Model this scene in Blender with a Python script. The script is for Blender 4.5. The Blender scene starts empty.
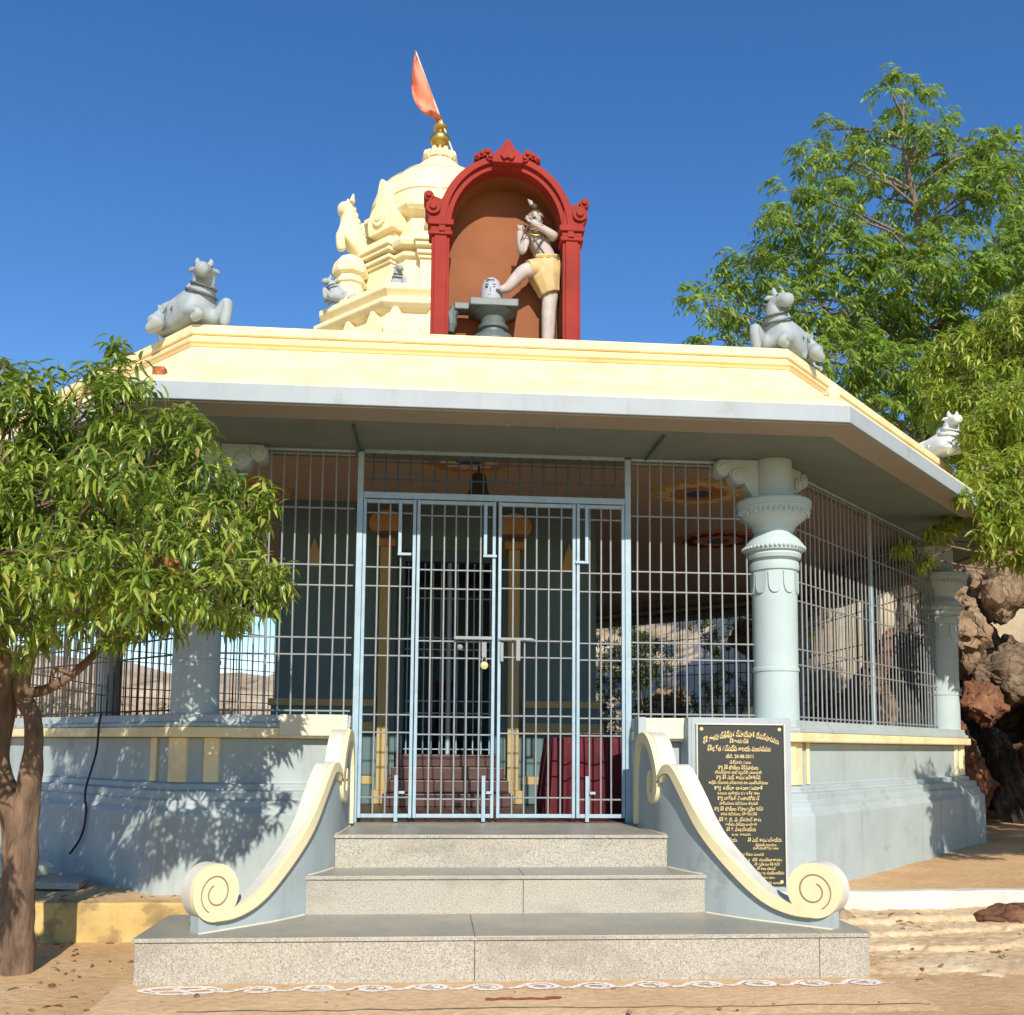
import bpy, bmesh, math, random
import numpy as np
from mathutils import Vector, Matrix, noise

random.seed(7)
RNG = np.random.default_rng(11)
S = bpy.context.scene
COL = S.collection
R = math.radians
PI = math.pi

# ------------------------------------------------------------------ camera
cam_d = bpy.data.cameras.new('camera')
cam = bpy.data.objects.new('camera', cam_d)
COL.objects.link(cam)
YAW, PIT, ROLL = .0804, .0904, .0079
fw = Vector((math.sin(YAW) * math.cos(PIT), math.cos(YAW) * math.cos(PIT), math.sin(PIT)))
rt = Vector((math.cos(YAW), -math.sin(YAW), 0))
up = rt.cross(fw)
rt2 = math.cos(ROLL) * rt + math.sin(ROLL) * up
up2 = -math.sin(ROLL) * rt + math.cos(ROLL) * up
m3 = Matrix((rt2, up2, -fw)).transposed()
cam.matrix_world = Matrix.Translation((-.2511, -9.2032, 1.55)) @ m3.to_4x4()
cam_d.sensor_fit = 'HORIZONTAL'
cam_d.sensor_width = 36
cam_d.lens = 36 * 977.124 / 1024
cam_d.shift_y = (657.23 - 507.5) / 1024
cam_d.clip_end = 3000
cam_d.clip_start = .05
S.camera = cam

# ------------------------------------------------------------------ sky, sun, exposure
SUN_EL, SUN_AZ = 32.0, 4.0
w = bpy.data.worlds.new('World')
S.world = w
w.use_nodes = True
nt = w.node_tree
sky = nt.nodes.new('ShaderNodeTexSky')
sky.sky_type = 'NISHITA'
sky.sun_disc = False
sky.sun_elevation = R(SUN_EL)
sky.sun_rotation = R(180 - SUN_AZ)
sky.air_density = 1.0
sky.dust_density = 0
sky.ozone_density = 2.0
bg = nt.nodes['Background']
hs = nt.nodes.new('ShaderNodeHueSaturation')     # the phone's vivid blue
hs.inputs['Saturation'].default_value = 1.3
hs.inputs['Hue'].default_value = .508
nt.links.new(sky.outputs[0], hs.inputs['Color'])
nt.links.new(hs.outputs[0], bg.inputs[0])
bg.inputs[1].default_value = .14
sd = bpy.data.lights.new('sun', 'SUN')
sd.energy = 4.7
sd.angle = R(.5)
sd.color = (1, .92, .78)
sun = bpy.data.objects.new('sun', sd)
COL.objects.link(sun)
sv = Vector((math.sin(R(SUN_AZ)) * math.cos(R(SUN_EL)), -math.cos(R(SUN_AZ)) * math.cos(R(SUN_EL)), math.sin(R(SUN_EL))))
sun.rotation_euler = sv.to_track_quat('Z', 'Y').to_euler()
sun.location = sv * 60
S.view_settings.view_transform = 'Standard'
S.view_settings.look = 'None'
S.view_settings.gamma = 1
S.view_settings.exposure = .22
S.view_settings.use_curve_mapping = False


# ------------------------------------------------------------------ materials
def new_mat(name):
    m = bpy.data.materials.new(name)
    m.use_nodes = True
    t = m.node_tree
    b = t.nodes['Principled BSDF']
    return m, t, b


def ramp(t, fac, stops):
    r = t.nodes.new('ShaderNodeValToRGB')
    e = r.color_ramp.elements
    while len(e) < len(stops):
        e.new(.5)
    for i, (p, c) in enumerate(stops):
        e[i].position = p
        e[i].color = (*c, 1)
    t.links.new(fac, r.inputs[0])
    return r.outputs[0]


def tex(t, kind, scale, detail=6, rough=.6, coord='Object', sc=(1, 1, 1)):
    tc = t.nodes.new('ShaderNodeTexCoord')
    mp = t.nodes.new('ShaderNodeMapping')
    mp.inputs['Scale'].default_value = sc
    t.links.new(tc.outputs[coord], mp.inputs[0])
    n = t.nodes.new('ShaderNodeTex' + kind)
    n.inputs['Scale'].default_value = scale
    if kind == 'Noise':
        n.inputs['Detail'].default_value = detail
        n.inputs['Roughness'].default_value = rough
    t.links.new(mp.outputs[0], n.inputs['Vector'])
    return n


def mixc(t, fac, a, b, mode='MIX'):
    m = t.nodes.new('ShaderNodeMix')
    m.data_type = 'RGBA'
    m.blend_type = mode
    for sock, v in ((m.inputs[0], fac), (m.inputs[6], a), (m.inputs[7], b)):
        if hasattr(v, 'is_linked'):
            t.links.new(v, sock)
        elif isinstance(v, (int, float)):
            sock.default_value = v
        else:
            sock.default_value = (*v, 1)
    return m.outputs[2]


def bump(t, b, h, strength=.2, dist=.02):
    n = t.nodes.new('ShaderNodeBump')
    n.inputs['Strength'].default_value = strength
    n.inputs['Distance'].default_value = dist
    t.links.new(h, n.inputs['Height'])
    t.links.new(n.outputs[0], b.inputs['Normal'])


def paint(name, c, rough=.55, wear=.12, dirt=(.30, .22, .14), dirt_amt=.35, scale=2.2, bstr=.12, blotch=.60):
    """weathered masonry paint: tonal drift, rain streaks, dust specks"""
    m, t, b = new_mat(name)
    n1 = tex(t, 'Noise', scale, 8, .62)
    n2 = tex(t, 'Noise', 1.2, 7, .7, sc=(3, 3, .35))
    n3 = tex(t, 'Noise', 38, 4, .6)
    d = tuple(x * (1 - wear) for x in c)
    l = tuple(min(.95, x * (1 + wear * .6)) for x in c)
    base = ramp(t, n1.outputs[0], [(.3, d), (.55, c), (.75, l)])
    f = ramp(t, n2.outputs[0], [(.55, (0, 0, 0)), (.82, (dirt_amt,) * 3)])
    col = mixc(t, f, base, dirt)
    n5 = tex(t, 'Noise', 2.6, 9, .7)
    f5 = ramp(t, n5.outputs[0], [(blotch, (0, 0, 0)), (blotch + .06, (dirt_amt * .5,) * 3), (blotch + .2, (dirt_amt * .8,) * 3)])
    col = mixc(t, f5, col, dirt)
    f3 = ramp(t, n3.outputs[0], [(.66, (0, 0, 0)), (.8, (dirt_amt * .45,) * 3)])
    col = mixc(t, f3, col, dirt)
    t.links.new(col, b.inputs['Base Color'])
    b.inputs['Roughness'].default_value = max(rough, .65)
    b.inputs['Specular IOR Level'].default_value = .2
    n4 = tex(t, 'Noise', 60, 5, .65)
    bump(t, b, n4.outputs[0], bstr, .006)
    return m


def plain(name, c, rough=.5, metal=0, var=.12, scale=9):
    m, t, b = new_mat(name)
    n = tex(t, 'Noise', scale, 5)
    col = ramp(t, n.outputs[0], [(.3, tuple(x * (1 - var) for x in c)), (.7, tuple(min(.95, x * (1 + var)) for x in c))])
    t.links.new(col, b.inputs['Base Color'])
    b.inputs['Roughness'].default_value = rough
    b.inputs['Metallic'].default_value = metal
    return m


M = {}
M['wall'] = paint('wall_blue_grey_paint', (.385, .445, .45), .6, .12, (.19, .18, .15), .65)
M['column'] = paint('column_pale_green_paint', (.43, .525, .53), .5, .07, (.30, .30, .26), .25)
M['cream'] = paint('cream_yellow_paint', (.82, .71, .43), .6, .07, (.66, .42, .20), .6, 1.6, .12, .50)
M['ochre'] = paint('ochre_cornice_paint', (.80, .60, .32), .6, .07, (.5, .3, .14), .4)
M['pale'] = paint('off_white_cream_paint', (.70, .65, .49), .6, .06, (.5, .38, .2), .4)
M['sanc'] = paint('dull_ochre_paint', (.46, .35, .16), .6, .08, (.2, .14, .08), .4)
M['groove'] = plain('brown_groove_line', (.30, .22, .12), .8)
M['towerc'] = paint('pale_cream_tower_paint', (.82, .71, .45), .6, .10, (.42, .30, .17), .55)
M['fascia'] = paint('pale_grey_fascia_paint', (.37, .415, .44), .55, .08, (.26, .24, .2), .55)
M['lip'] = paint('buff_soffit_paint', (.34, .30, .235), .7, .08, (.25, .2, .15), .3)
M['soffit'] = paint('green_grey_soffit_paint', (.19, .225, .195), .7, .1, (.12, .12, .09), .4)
M['ceil'] = paint('buff_ceiling_paint', (.48, .37, .28), .7, .06, (.3, .22, .16), .3)
M['red'] = paint('brick_red_paint', (.285, .028, .019), .7, .22, (.25, .05, .04), .4)
M['niche'] = paint('terracotta_niche_paint', (.26, .095, .038), .7, .18, (.17, .06, .03), .55)
M['white'] = paint('whitewash', (.64, .61, .53), .7, .10, (.5, .35, .2), .6)
M['yellow'] = paint('faded_yellow_paint', (.58, .41, .16), .7, .28, (.17, .12, .07), .95, 4, .12, .50)
M['scrolly'] = paint('scroll_cream_paint', (.80, .71, .44), .55, .06, (.45, .36, .22), .35)
M['scrollw'] = paint('scroll_grey_white_paint', (.62, .60, .54), .6, .12, (.3, .28, .24), .55, 4)
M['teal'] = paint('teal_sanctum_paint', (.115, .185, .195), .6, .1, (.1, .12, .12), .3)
M['steel'] = plain('blue_steel_paint', (.31, .43, .51), .45)
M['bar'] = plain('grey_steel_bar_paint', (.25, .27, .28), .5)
M['shadebar'] = plain('shaded_brown_bar', (.055, .04, .035), .7)  # rust-brown bars, with the shade they stand in put into the colour
M['darksteel'] = plain('dark_blue_steel', (.05, .09, .13), .5)
M['brass'] = plain('brass', (.55, .38, .11), .35, .9)
M['lock'] = plain('dull_brass', (.50, .44, .22), .5, .3)
M['black'] = plain('black_rubber', (.012, .012, .012), .6)
M['bull'] = paint('blue_grey_statue_paint', (.36, .405, .425), .6, .16, (.12, .13, .14), .6, 7)
M['bullw'] = paint('white_statue_paint', (.75, .76, .74), .6, .08, (.4, .42, .44), .4, 6)
M['skin'] = paint('pale_statue_skin_paint', (.50, .44, .42), .5, .2, (.13, .10, .09), .75, 11)
M['cloth'] = paint('yellow_loincloth_paint', (.60, .43, .21), .6, .2, (.35, .2, .08), .6, 9)
M['hair'] = plain('dark_hair_paint', (.05, .045, .045), .6)
M['lingam'] = paint('grey_blue_stone_paint', (.40, .42, .48), .5, .1, (.2, .2, .22), .4, 9)
M['darkstone'] = plain('dark_green_grey_stone', (.10, .13, .13), .5, 0, .3)
M['redfloor'] = plain('red_oxide_floor', (.075, .032, .026), .4, 0, .2)
M['redcloth'] = plain('crimson_cloth', (.095, .005, .012), .8, 0, .25)
M['gold'] = plain('gold_lettering', (.80, .60, .26), .45, .2)
M['orange'] = plain('orange_capital_paint', (.42, .23, .08), .6)
M['pmed'] = plain('medallion_petal_orange', (.52, .20, .09), .6)
M['pmed2'] = plain('medallion_ring_yellow', (.56, .40, .12), .6)
M['rust'] = plain('rust_stain', (.36, .10, .03), .8, 0, .5, 30)
M['chalk'] = None


def rock_mat(name, stops, scale=1.4, bs=.8):
    m, t, b = new_mat(name)
    n1 = tex(t, 'Noise', scale, 10, .65)
    n2 = tex(t, 'Noise', scale * 7, 8, .7)
    v = tex(t, 'Noise', scale * 1.3, 8, .7, sc=(2.5, 2.5, .5))
    c = ramp(t, n1.outputs[0], stops)
    vo = tex(t, 'Voronoi', scale * 1.6, sc=(1.6, 1.6, .7))
    vo.feature = 'DISTANCE_TO_EDGE'
    n6 = tex(t, 'Noise', scale * 3, 6, .6)
    vm = mixc(t, .22, vo.inputs['Vector'].links[0].from_socket, n6.outputs['Color'])
    t.links.new(vm, vo.inputs['Vector'])
    cr = ramp(t, vo.outputs['Distance'], [(.0, (.22, .18, .15)), (.035, (1, 1, 1))])
    c = mixc(t, .9, c, cr, 'MULTIPLY')
    c2 = ramp(t, n2.outputs[0], [(.35, (.55, .5, .45)), (.65, (1, 1, 1))])
    c = mixc(t, .8, c, c2, 'MULTIPLY')
    f = ramp(t, v.outputs[0], [(.56, (0, 0, 0)), (.72, (.75, .75, .75))])
    c = mixc(t, f, c, (.06, .045, .035))
    t.links.new(c, b.inputs['Base Color'])
    b.inputs['Roughness'].default_value = .85
    bump(t, b, n2.outputs[0], bs, .06)
    return m


M['rock_tan'] = rock_mat('tan_rock', [(.3, (.20, .12, .07)), (.5, (.40, .28, .175)), (.7, (.54, .42, .30))])
M['rock_rust'] = rock_mat('rusty_rock', [(.3, (.09, .035, .02)), (.5, (.24, .10, .05)), (.7, (.40, .21, .11))])
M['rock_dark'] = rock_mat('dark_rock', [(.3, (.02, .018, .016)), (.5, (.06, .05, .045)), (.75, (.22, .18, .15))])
M['rock_grey'] = rock_mat('grey_brown_rock', [(.3, (.10, .075, .05)), (.5, (.26, .185, .12)), (.7, (.38, .29, .21))])


def granite():
    m, t, b = new_mat('speckled_granite')
    v = tex(t, 'Voronoi', 230)
    n = tex(t, 'Noise', 120, 5, .8)
    n2 = tex(t, 'Noise', 2.2, 6, .6)
    c = ramp(t, n.outputs[0], [(.36, (.13, .12, .10)), (.48, (.38, .35, .29)), (.60, (.56, .52, .45))])
    sp = ramp(t, v.outputs['Color'], [(.05, (.35, .33, .3)), (.35, (1, 1, 1))])
    c = mixc(t, .7, c, sp, 'MULTIPLY')
    d = ramp(t, n2.outputs[0], [(.45, (0, 0, 0)), (.75, (.35, .35, .35))])
    c = mixc(t, d, c, (.48, .40, .29))
    n7 = tex(t, 'Noise', 1.1, 8, .7, sc=(1, 1, 2.5))
    c = mixc(t, ramp(t, n7.outputs[0], [(.5, (0, 0, 0)), (.65, (.45, .45, .45))]), c, (.20, .185, .15))
    t.links.new(c, b.inputs['Base Color'])
    b.inputs['Roughness'].default_value = .38
    return m


M['granite'] = granite()
M['tread'] = None


def tread():
    m, t, b = new_mat('polished_granite_tread')
    n = tex(t, 'Noise', 90, 4, .7)
    n2 = tex(t, 'Noise', 2.5, 6, .6)
    c = ramp(t, n.outputs[0], [(.35, (.19, .19, .16)), (.6, (.34, .33, .28))])
    d = ramp(t, n2.outputs[0], [(.45, (0, 0, 0)), (.75, (.6, .6, .6))])
    c = mixc(t, d, c, (.50, .39, .26))
    t.links.new(c, b.inputs['Base Color'])
    b.inputs['Roughness'].default_value = .42
    return m


M['tread'] = tread()


def sand(name, a, bcol, c3, scale=.9):
    m, t, b = new_mat(name)
    n = tex(t, 'Noise', scale, 10, .6)
    n2 = tex(t, 'Noise', 14, 8, .7)
    n3 = tex(t, 'Noise', 90, 4, .7)
    c = ramp(t, n.outputs[0], [(.3, a), (.52, bcol), (.72, c3)])
    f = ramp(t, n2.outputs[0], [(.3, (.72, .68, .62)), (.6, (1, 1, 1))])
    c = mixc(t, .75, c, f, 'MULTIPLY')
    f3 = ramp(t, n3.outputs[0], [(.27, (.35, .3, .27)), (.40, (1, 1, 1))])
    c = mixc(t, .5, c, f3, 'MULTIPLY')
    t.links.new(c, b.inputs['Base Color'])
    b.inputs['Roughness'].default_value = .9
    bump(t, b, n2.outputs[0], .8, .03)
    return m


M['sand'] = sand('sandy_earth', (.56, .34, .165), (.70, .45, .23), (.76, .53, .31))
M['ledge'] = sand('pale_worn_earth', (.58, .40, .22), (.74, .54, .33), (.80, .64, .43), 1.6)
M['apron'] = sand('trodden_plaster_apron', (.62, .40, .21), (.72, .49, .275), (.76, .53, .31), 1.2)
M['hill'] = sand('dry_hill_earth', (.30, .19, .10), (.44, .31, .19), (.52, .42, .30), .35)


def chalk():
    m, t, b = new_mat('white_chalk_powder')
    n = tex(t, 'Noise', 30, 6, .7)
    c = ramp(t, n.outputs[0], [(.35, (.66, .5, .36)), (.55, (.86, .82, .76))])
    t.links.new(c, b.inputs['Base Color'])
    b.inputs['Roughness'].default_value = .95
    return m


M['chalk'] = chalk()


def plaque_mat():
    m, t, b = new_mat('black_polished_granite')
    n = tex(t, 'Noise', 120, 3, .6)
    c = ramp(t, n.outputs[0], [(.4, (.020, .024, .022)), (.7, (.045, .05, .045))])
    t.links.new(c, b.inputs['Base Color'])
    b.inputs['Roughness'].default_value = .42
    return m


M['plaque'] = plaque_mat()


def flag_mat():
    m, t, b = new_mat('faded_saffron_cloth')
    n = tex(t, 'Noise', 3.2, 4, .5, sc=(1.5, 1, .7))
    c = ramp(t, n.outputs[0], [(.40, (.42, .03, .015)), (.46, (.64, .14, .07)), (.6, (.76, .27, .17))])
    t.links.new(c, b.inputs['Base Color'])
    b.inputs['Roughness'].default_value = .8
    return m


M['flag'] = flag_mat()


def leaf_mat(name, stops, trans=.35, tcol=(.22, .34, .04), rough=.38):
    m, t, b = new_mat(name)
    g = t.nodes.new('ShaderNodeNewGeometry')
    c = ramp(t, g.outputs['Random Per Island'], stops)
    n = tex(t, 'Noise', 1.1, 3)
    sh = ramp(t, n.outputs[0], [(.35, (.72, .78, .7)), (.65, (1.0, 1.0, 1.0))])
    c = mixc(t, 1.0, c, sh, 'MULTIPLY')
    t.links.new(c, b.inputs['Base Color'])
    b.inputs['Roughness'].default_value = rough
    tr = t.nodes.new('ShaderNodeBsdfTranslucent')
    tr.inputs[0].default_value = (*tcol, 1)
    mx = t.nodes.new('ShaderNodeMixShader')
    mx.inputs[0].default_value = trans
    t.links.new(b.outputs[0], mx.inputs[1])
    t.links.new(tr.outputs[0], mx.inputs[2])
    t.links.new(mx.outputs[0], t.nodes['Material Output'].inputs[0])
    return m


M['mango'] = leaf_mat('mango_leaf', [(0, (.06, .12, .02)), (.3, (.15, .24, .035)), (.65, (.32, .41, .065)), (.97, (.48, .50, .11)), (1, (.40, .20, .07))], .30, (.46, .58, .08), .3)
M['neem'] = leaf_mat('neem_leaf', [(0, (.08, .16, .035)), (.4, (.20, .32, .06)), (.8, (.36, .46, .09)), (.985, (.45, .44, .12)), (1, (.45, .18, .11))], .36, (.42, .6, .09), .45)
M['lime'] = leaf_mat('yellow_green_leaf', [(0, (.14, .23, .03)), (.5, (.34, .43, .055)), (.85, (.50, .54, .09)), (1, (.55, .48, .12))], .36, (.5, .6, .08), .42)
M['shrub'] = leaf_mat('dusty_shrub_leaf', [(0, (.05, .08, .02)), (1, (.17, .19, .06))], .25, (.2, .26, .06), .6)


M['dryleaf'] = leaf_mat('dry_leaf', [(0, (.16, .08, .03)), (1, (.36, .22, .10))], .1, (.3, .18, .06), .7)


def bark_mat(name, a, c):
    m, t, b = new_mat(name)
    n = tex(t, 'Noise', 5, 9, .7, sc=(3, 3, .6))
    n2 = tex(t, 'Noise', 2.0, 5, .6)
    col = ramp(t, n.outputs[0], [(.3, a), (.65, c)])
    f = ramp(t, n2.outputs[0], [(.5, (0, 0, 0)), (.7, (.5, .5, .5))])
    col = mixc(t, f, col, (.36, .24, .15))
    t.links.new(col, b.inputs['Base Color'])
    b.inputs['Roughness'].default_value = .9
    bump(t, b, n.outputs[0], .9, .04)
    return m


M['bark'] = bark_mat('brown_bark', (.07, .042, .027), (.27, .175, .115))
M['bark2'] = bark_mat('grey_brown_bark', (.10, .075, .055), (.26, .20, .15))


# ------------------------------------------------------------------ geometry helpers
class MB:
    def __init__(s):
        s.v, s.f = [], []

    def add(s, vs, fs):
        o = len(s.v)
        s.v.extend([tuple(x) for x in vs])
        s.f.extend([tuple(i + o for i in f) for f in fs])
        return s

    def box(s, x0, x1, y0, y1, z0, z1):
        return s.add([(x0, y0, z0), (x1, y0, z0), (x1, y1, z0), (x0, y1, z0), (x0, y0, z1), (x1, y0, z1), (x1, y1, z1), (x0, y1, z1)],
                     [(3, 2, 1, 0), (4, 5, 6, 7), (0, 1, 5, 4), (1, 2, 6, 5), (2, 3, 7, 6), (3, 0, 4, 7)])

    def tube(s, p0, p1, r, n=6, r1=None):
        return s.path([p0, p1], [r, r if r1 is None else r1], n)

    def path(s, pts, rad, n=8):
        pts = [Vector(p) for p in pts]
        if isinstance(rad, (int, float)):
            rad = [rad] * len(pts)
        vs, fs = [], []
        ref = None
        for i, p in enumerate(pts):
            d = (pts[min(i + 1, len(pts) - 1)] - pts[max(i - 1, 0)]).normalized()
            if ref is None:
                ref = Vector((0, 0, 1)) if abs(d.z) < .9 else Vector((1, 0, 0))
            a = (ref - d * ref.dot(d)).normalized()
            ref = a
            b = d.cross(a)
            for k in range(n):
                t = 2 * PI * k / n
                vs.append(p + (a * math.cos(t) + b * math.sin(t)) * rad[i])
        for i in range(len(pts) - 1):
            for k in range(n):
                k2 = (k + 1) % n
                fs.append((i * n + k, i * n + k2, (i + 1) * n + k2, (i + 1) * n + k))
        fs.append(tuple(range(n - 1, -1, -1)))
        fs.append(tuple((len(pts) - 1) * n + k for k in range(n)))
        return s.add(vs, fs)

    def rings(s, rings, closed=True, cap=True):
        n = len(rings[0])
        vs = [p for r_ in rings for p in r_]
        fs = []
        for i in range(len(rings) - 1):
            for k in range(n if closed else n - 1):
                k2 = (k + 1) % n
                fs.append((i * n + k, i * n + k2, (i + 1) * n + k2, (i + 1) * n + k))
        if cap:
            fs.append(tuple(range(n - 1, -1, -1)))
            fs.append(tuple((len(rings) - 1) * n + k for k in range(n)))
        return s.add(vs, fs)

    def lathe(s, prof, n=32, c=(0, 0, 0), rot=0):
        return s.rings([[(c[0] + r_ * math.cos(rot + 2 * PI * k / n), c[1] + r_ * math.sin(rot + 2 * PI * k / n), c[2] + z) for k in range(n)] for r_, z in prof])

    def prism(s, poly, f0, f1):
        """poly: 2-D list; f0/f1 map (a,b) to 3-D for the two faces"""
        return s.rings([[f0(*p) for p in poly], [f1(*p) for p in poly]])

    def band(s, path, width, f0, f1):
        """2-D band of varying width along a path, extruded between f0 and f1"""
        n = len(path)
        L, Rr = [], []
        for i, p in enumerate(path):
            a, b = path[max(i - 1, 0)], path[min(i + 1, n - 1)]
            dx, dz = b[0] - a[0], b[1] - a[1]
            l = math.hypot(dx, dz) or 1
            wd = width[i] if isinstance(width, (list, tuple)) else width
            L.append((p[0] - dz / l * wd, p[1] + dx / l * wd))
            Rr.append((p[0] + dz / l * wd, p[1] - dx / l * wd))
        return s.rings([[f0(*L[i]), f0(*Rr[i]), f1(*Rr[i]), f1(*L[i])] for i in range(n)])

    def sphere(s, c, r, nu=14, nv=9):
        rx, ry, rz = (r, r, r) if isinstance(r, (int, float)) else r
        rg = []
        for j in range(nv + 1):
            t = PI * (j + .02) / (nv + .04) - PI / 2
            rg.append([(c[0] + rx * math.cos(t) * math.cos(2 * PI * k / nu), c[1] + ry * math.cos(t) * math.sin(2 * PI * k / nu), c[2] + rz * math.sin(t)) for k in range(nu)])
        return s.rings(rg)

    def build(s, name, mat, parent=None, smooth=False, bevel=0, angle=40):
        me = bpy.data.meshes.new(name)
        me.from_pydata(s.v, [], s.f)
        bm = bmesh.new()
        bm.from_mesh(me)
        bmesh.ops.recalc_face_normals(bm, faces=bm.faces)
        bm.to_mesh(me)
        bm.free()
        return link(name, me, mat, parent, smooth, bevel, angle)


def link(name, me, mat, parent=None, smooth=False, bevel=0, angle=40):
    o = bpy.data.objects.new(name, me)
    COL.objects.link(o)
    if mat is not None:
        me.materials.append(M[mat] if isinstance(mat, str) else mat)
    if smooth:
        me.polygons.foreach_set('use_smooth', [True] * len(me.polygons))
        me.set_sharp_from_angle(angle=R(angle))
    if bevel:
        b = o.modifiers.new('bevel', 'BEVEL')
        b.width = bevel
        b.segments = 2
        b.limit_method = 'ANGLE'
        b.angle_limit = R(38)
    if parent:
        o.parent = parent
        o.matrix_parent_inverse = parent.matrix_world.inverted()
    return o


def tag(o, label=None, cat=None, group=None, kind=None):
    if label:
        o['label'] = label
    if cat:
        o['category'] = cat
    if group:
        o['group'] = group
    if kind:
        o['kind'] = kind
    return o


def thing(name, label, cat, loc=(0, 0, 0), group=None):
    o = bpy.data.objects.new(name, None)
    COL.objects.link(o)
    o.empty_display_size = .1
    o.matrix_world = Matrix.Translation(loc)
    tag(o, label, cat, group)
    return o


def struct(o):
    o['kind'] = 'structure'
    return o


def catmull(pts, k=8):
    P = [Vector(p) for p in pts]
    out = []
    for i in range(len(P) - 1):
        a, b, c, d = P[max(i - 1, 0)], P[i], P[i + 1], P[min(i + 2, len(P) - 1)]
        for j in range(k):
            t = j / k
            out.append(tuple(.5 * ((2 * b) + (c - a) * t + (2 * a - 5 * b + 4 * c - d) * t * t + (3 * b - a - 3 * c + d) * t ** 3)))
    out.append(tuple(P[-1]))
    return out


def skin_mesh(verts, edges, radii, root=0, sub=2):
    """one continuous tapered body grown round a skeleton"""
    bm = bmesh.new()
    lay = bm.verts.layers.skin.verify()
    vs = [bm.verts.new(v) for v in verts]
    for i, v in enumerate(vs):
        r_ = radii[i]
        v[lay].radius = (r_, r_) if isinstance(r_, (int, float)) else r_
        v[lay].use_root = (i == root)
    for a, b in edges:
        bm.edges.new((vs[a], vs[b]))
    me = bpy.data.meshes.new('skin_src')
    bm.to_mesh(me)
    bm.free()
    o = bpy.data.objects.new('skin_src', me)
    COL.objects.link(o)
    sk = o.modifiers.new('skin', 'SKIN')
    sk.use_smooth_shade = True
    sk.branch_smoothing = .4
    sb = o.modifiers.new('sub', 'SUBSURF')
    sb.levels = sub
    dg = bpy.context.evaluated_depsgraph_get()
    r_ = bpy.data.meshes.new_from_object(o.evaluated_get(dg))
    bpy.data.objects.remove(o)
    mb = MB()
    mb.v = [tuple(v.co) for v in r_.vertices]
    mb.f = [tuple(p.vertices) for p in r_.polygons]
    bpy.data.meshes.remove(r_)
    return mb


# ------------------------------------------------------------------ plan of the pavilion
CX, HALF, SIDE = .31, 2.745, 5.16
DG = SIDE * math.sqrt(.5)
OCT = [(CX - HALF, 0), (CX + HALF, 0), (CX + HALF + DG, DG), (CX + HALF + DG, DG + 5.3), (CX + HALF, 2 * DG + 5.3), (CX - HALF, 2 * DG + 5.3),
       (CX - HALF - DG, DG + 5.3), (CX - HALF - DG, DG)]


def offset_oct(off, roofy=False):
    """offset octagon; the roof overhangs a little less on its slanted sides"""
    n = len(OCT)
    offs = []
    for i in range(n):
        offs.append(off if (i % 4 == 0 or not roofy) else .17 + .79 * (off - .15))
    out = []
    for i in range(n):
        a, b, c = OCT[i - 1], OCT[i], OCT[(i + 1) % n]
        d1 = Vector((b[0] - a[0], b[1] - a[1])).normalized()
        d2 = Vector((c[0] - b[0], c[1] - b[1])).normalized()
        n1, n2 = Vector((d1.y, -d1.x)), Vector((d2.y, -d2.x))
        o1, o2 = offs[i - 1], offs[i]
        # solve p.n1 = b.n1+o1 ; p.n2 = b.n2+o2
        B = Vector(b)
        det = n1.x * n2.y - n1.y * n2.x
        r1, r2 = B.dot(n1) + o1, B.dot(n2) + o2
        out.append(((r1 * n2.y - r2 * n1.y) / det, (n1.x * r2 - n2.x * r1) / det))
    return out


def oct_sweep(mb, prof, roofy=False):
    """closed moulding round the octagon from a closed (offset, z) profile"""
    cols = [offset_oct(o_, roofy) for o_, z in prof]
    rg = [[(cols[j][i][0], cols[j][i][1], prof[j][1]) for j in range(len(prof))] for i in range(8)]
    n = len(prof)
    vs = [p for r_ in rg for p in r_]
    fs = []
    for i in range(8):
        i2 = (i + 1) % 8
        for j in range(n):
            j2 = (j + 1) % n
            fs.append((i * n + j, i2 * n + j, i2 * n + j2, i * n + j2))
    mb.add(vs, fs)
    return mb


GXL, GXR = -.99, 1.63     # the entrance opening


def open_sweep(mb, prof):
    """moulding that runs round the octagon but stops either side of the entrance"""
    cols = [offset_oct(o_) for o_, z in prof]
    rg = []
    rg.append([(GXR, -o_, z) for o_, z in prof])
    for i in range(1, 8):
        rg.append([(cols[j][i][0], cols[j][i][1], prof[j][1]) for j in range(len(prof))])
    rg.append([(cols[j][0][0], cols[j][0][1], prof[j][1]) for j in range(len(prof))])
    rg.append([(GXL, -o_, z) for o_, z in prof])
    mb.rings(rg)
    return mb


# ------------------------------------------------------------------ ground
def sstep(t):
    t = min(1, max(0, t))
    return t * t * (3 - 2 * t)


def hill(x, y):
    n = noise.fractal(Vector((x * .09, y * .09, 3.1)), 1, 2, 6)
    n2 = noise.fractal(Vector((x * .5, y * .5, 9.1)), 1, 2, 5)
    h = -.018 + .006 * n2
    a = sstep((y - 13.5) / 22) * sstep((6 - x) / 8)
    h += a * (4.6 + 2.2 * n + .45 * n2)
    b = sstep((y - 8.2) / 4.5) * sstep((x - 6.2) / 3.5)
    c = sstep((x - 10.2) / 4) * sstep((y + 2) / 4)
    h += max(b, c) * (6.6 + 1.5 * n + .9 * n2)
    d = sstep((y - 15) / 8) * sstep((x + 2) / 6)
    h += d * (1 - max(b, c)) * (5.0 + 1.5 * n)
    return h


def axis(lo, hi, n, mid, p=2.6):
    t = np.linspace(-1, 1, n)
    a = np.sign(t) * np.abs(t) ** p
    return [mid + (v * (hi - mid) if v > 0 else -v * (lo - mid)) for v in a]


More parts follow.
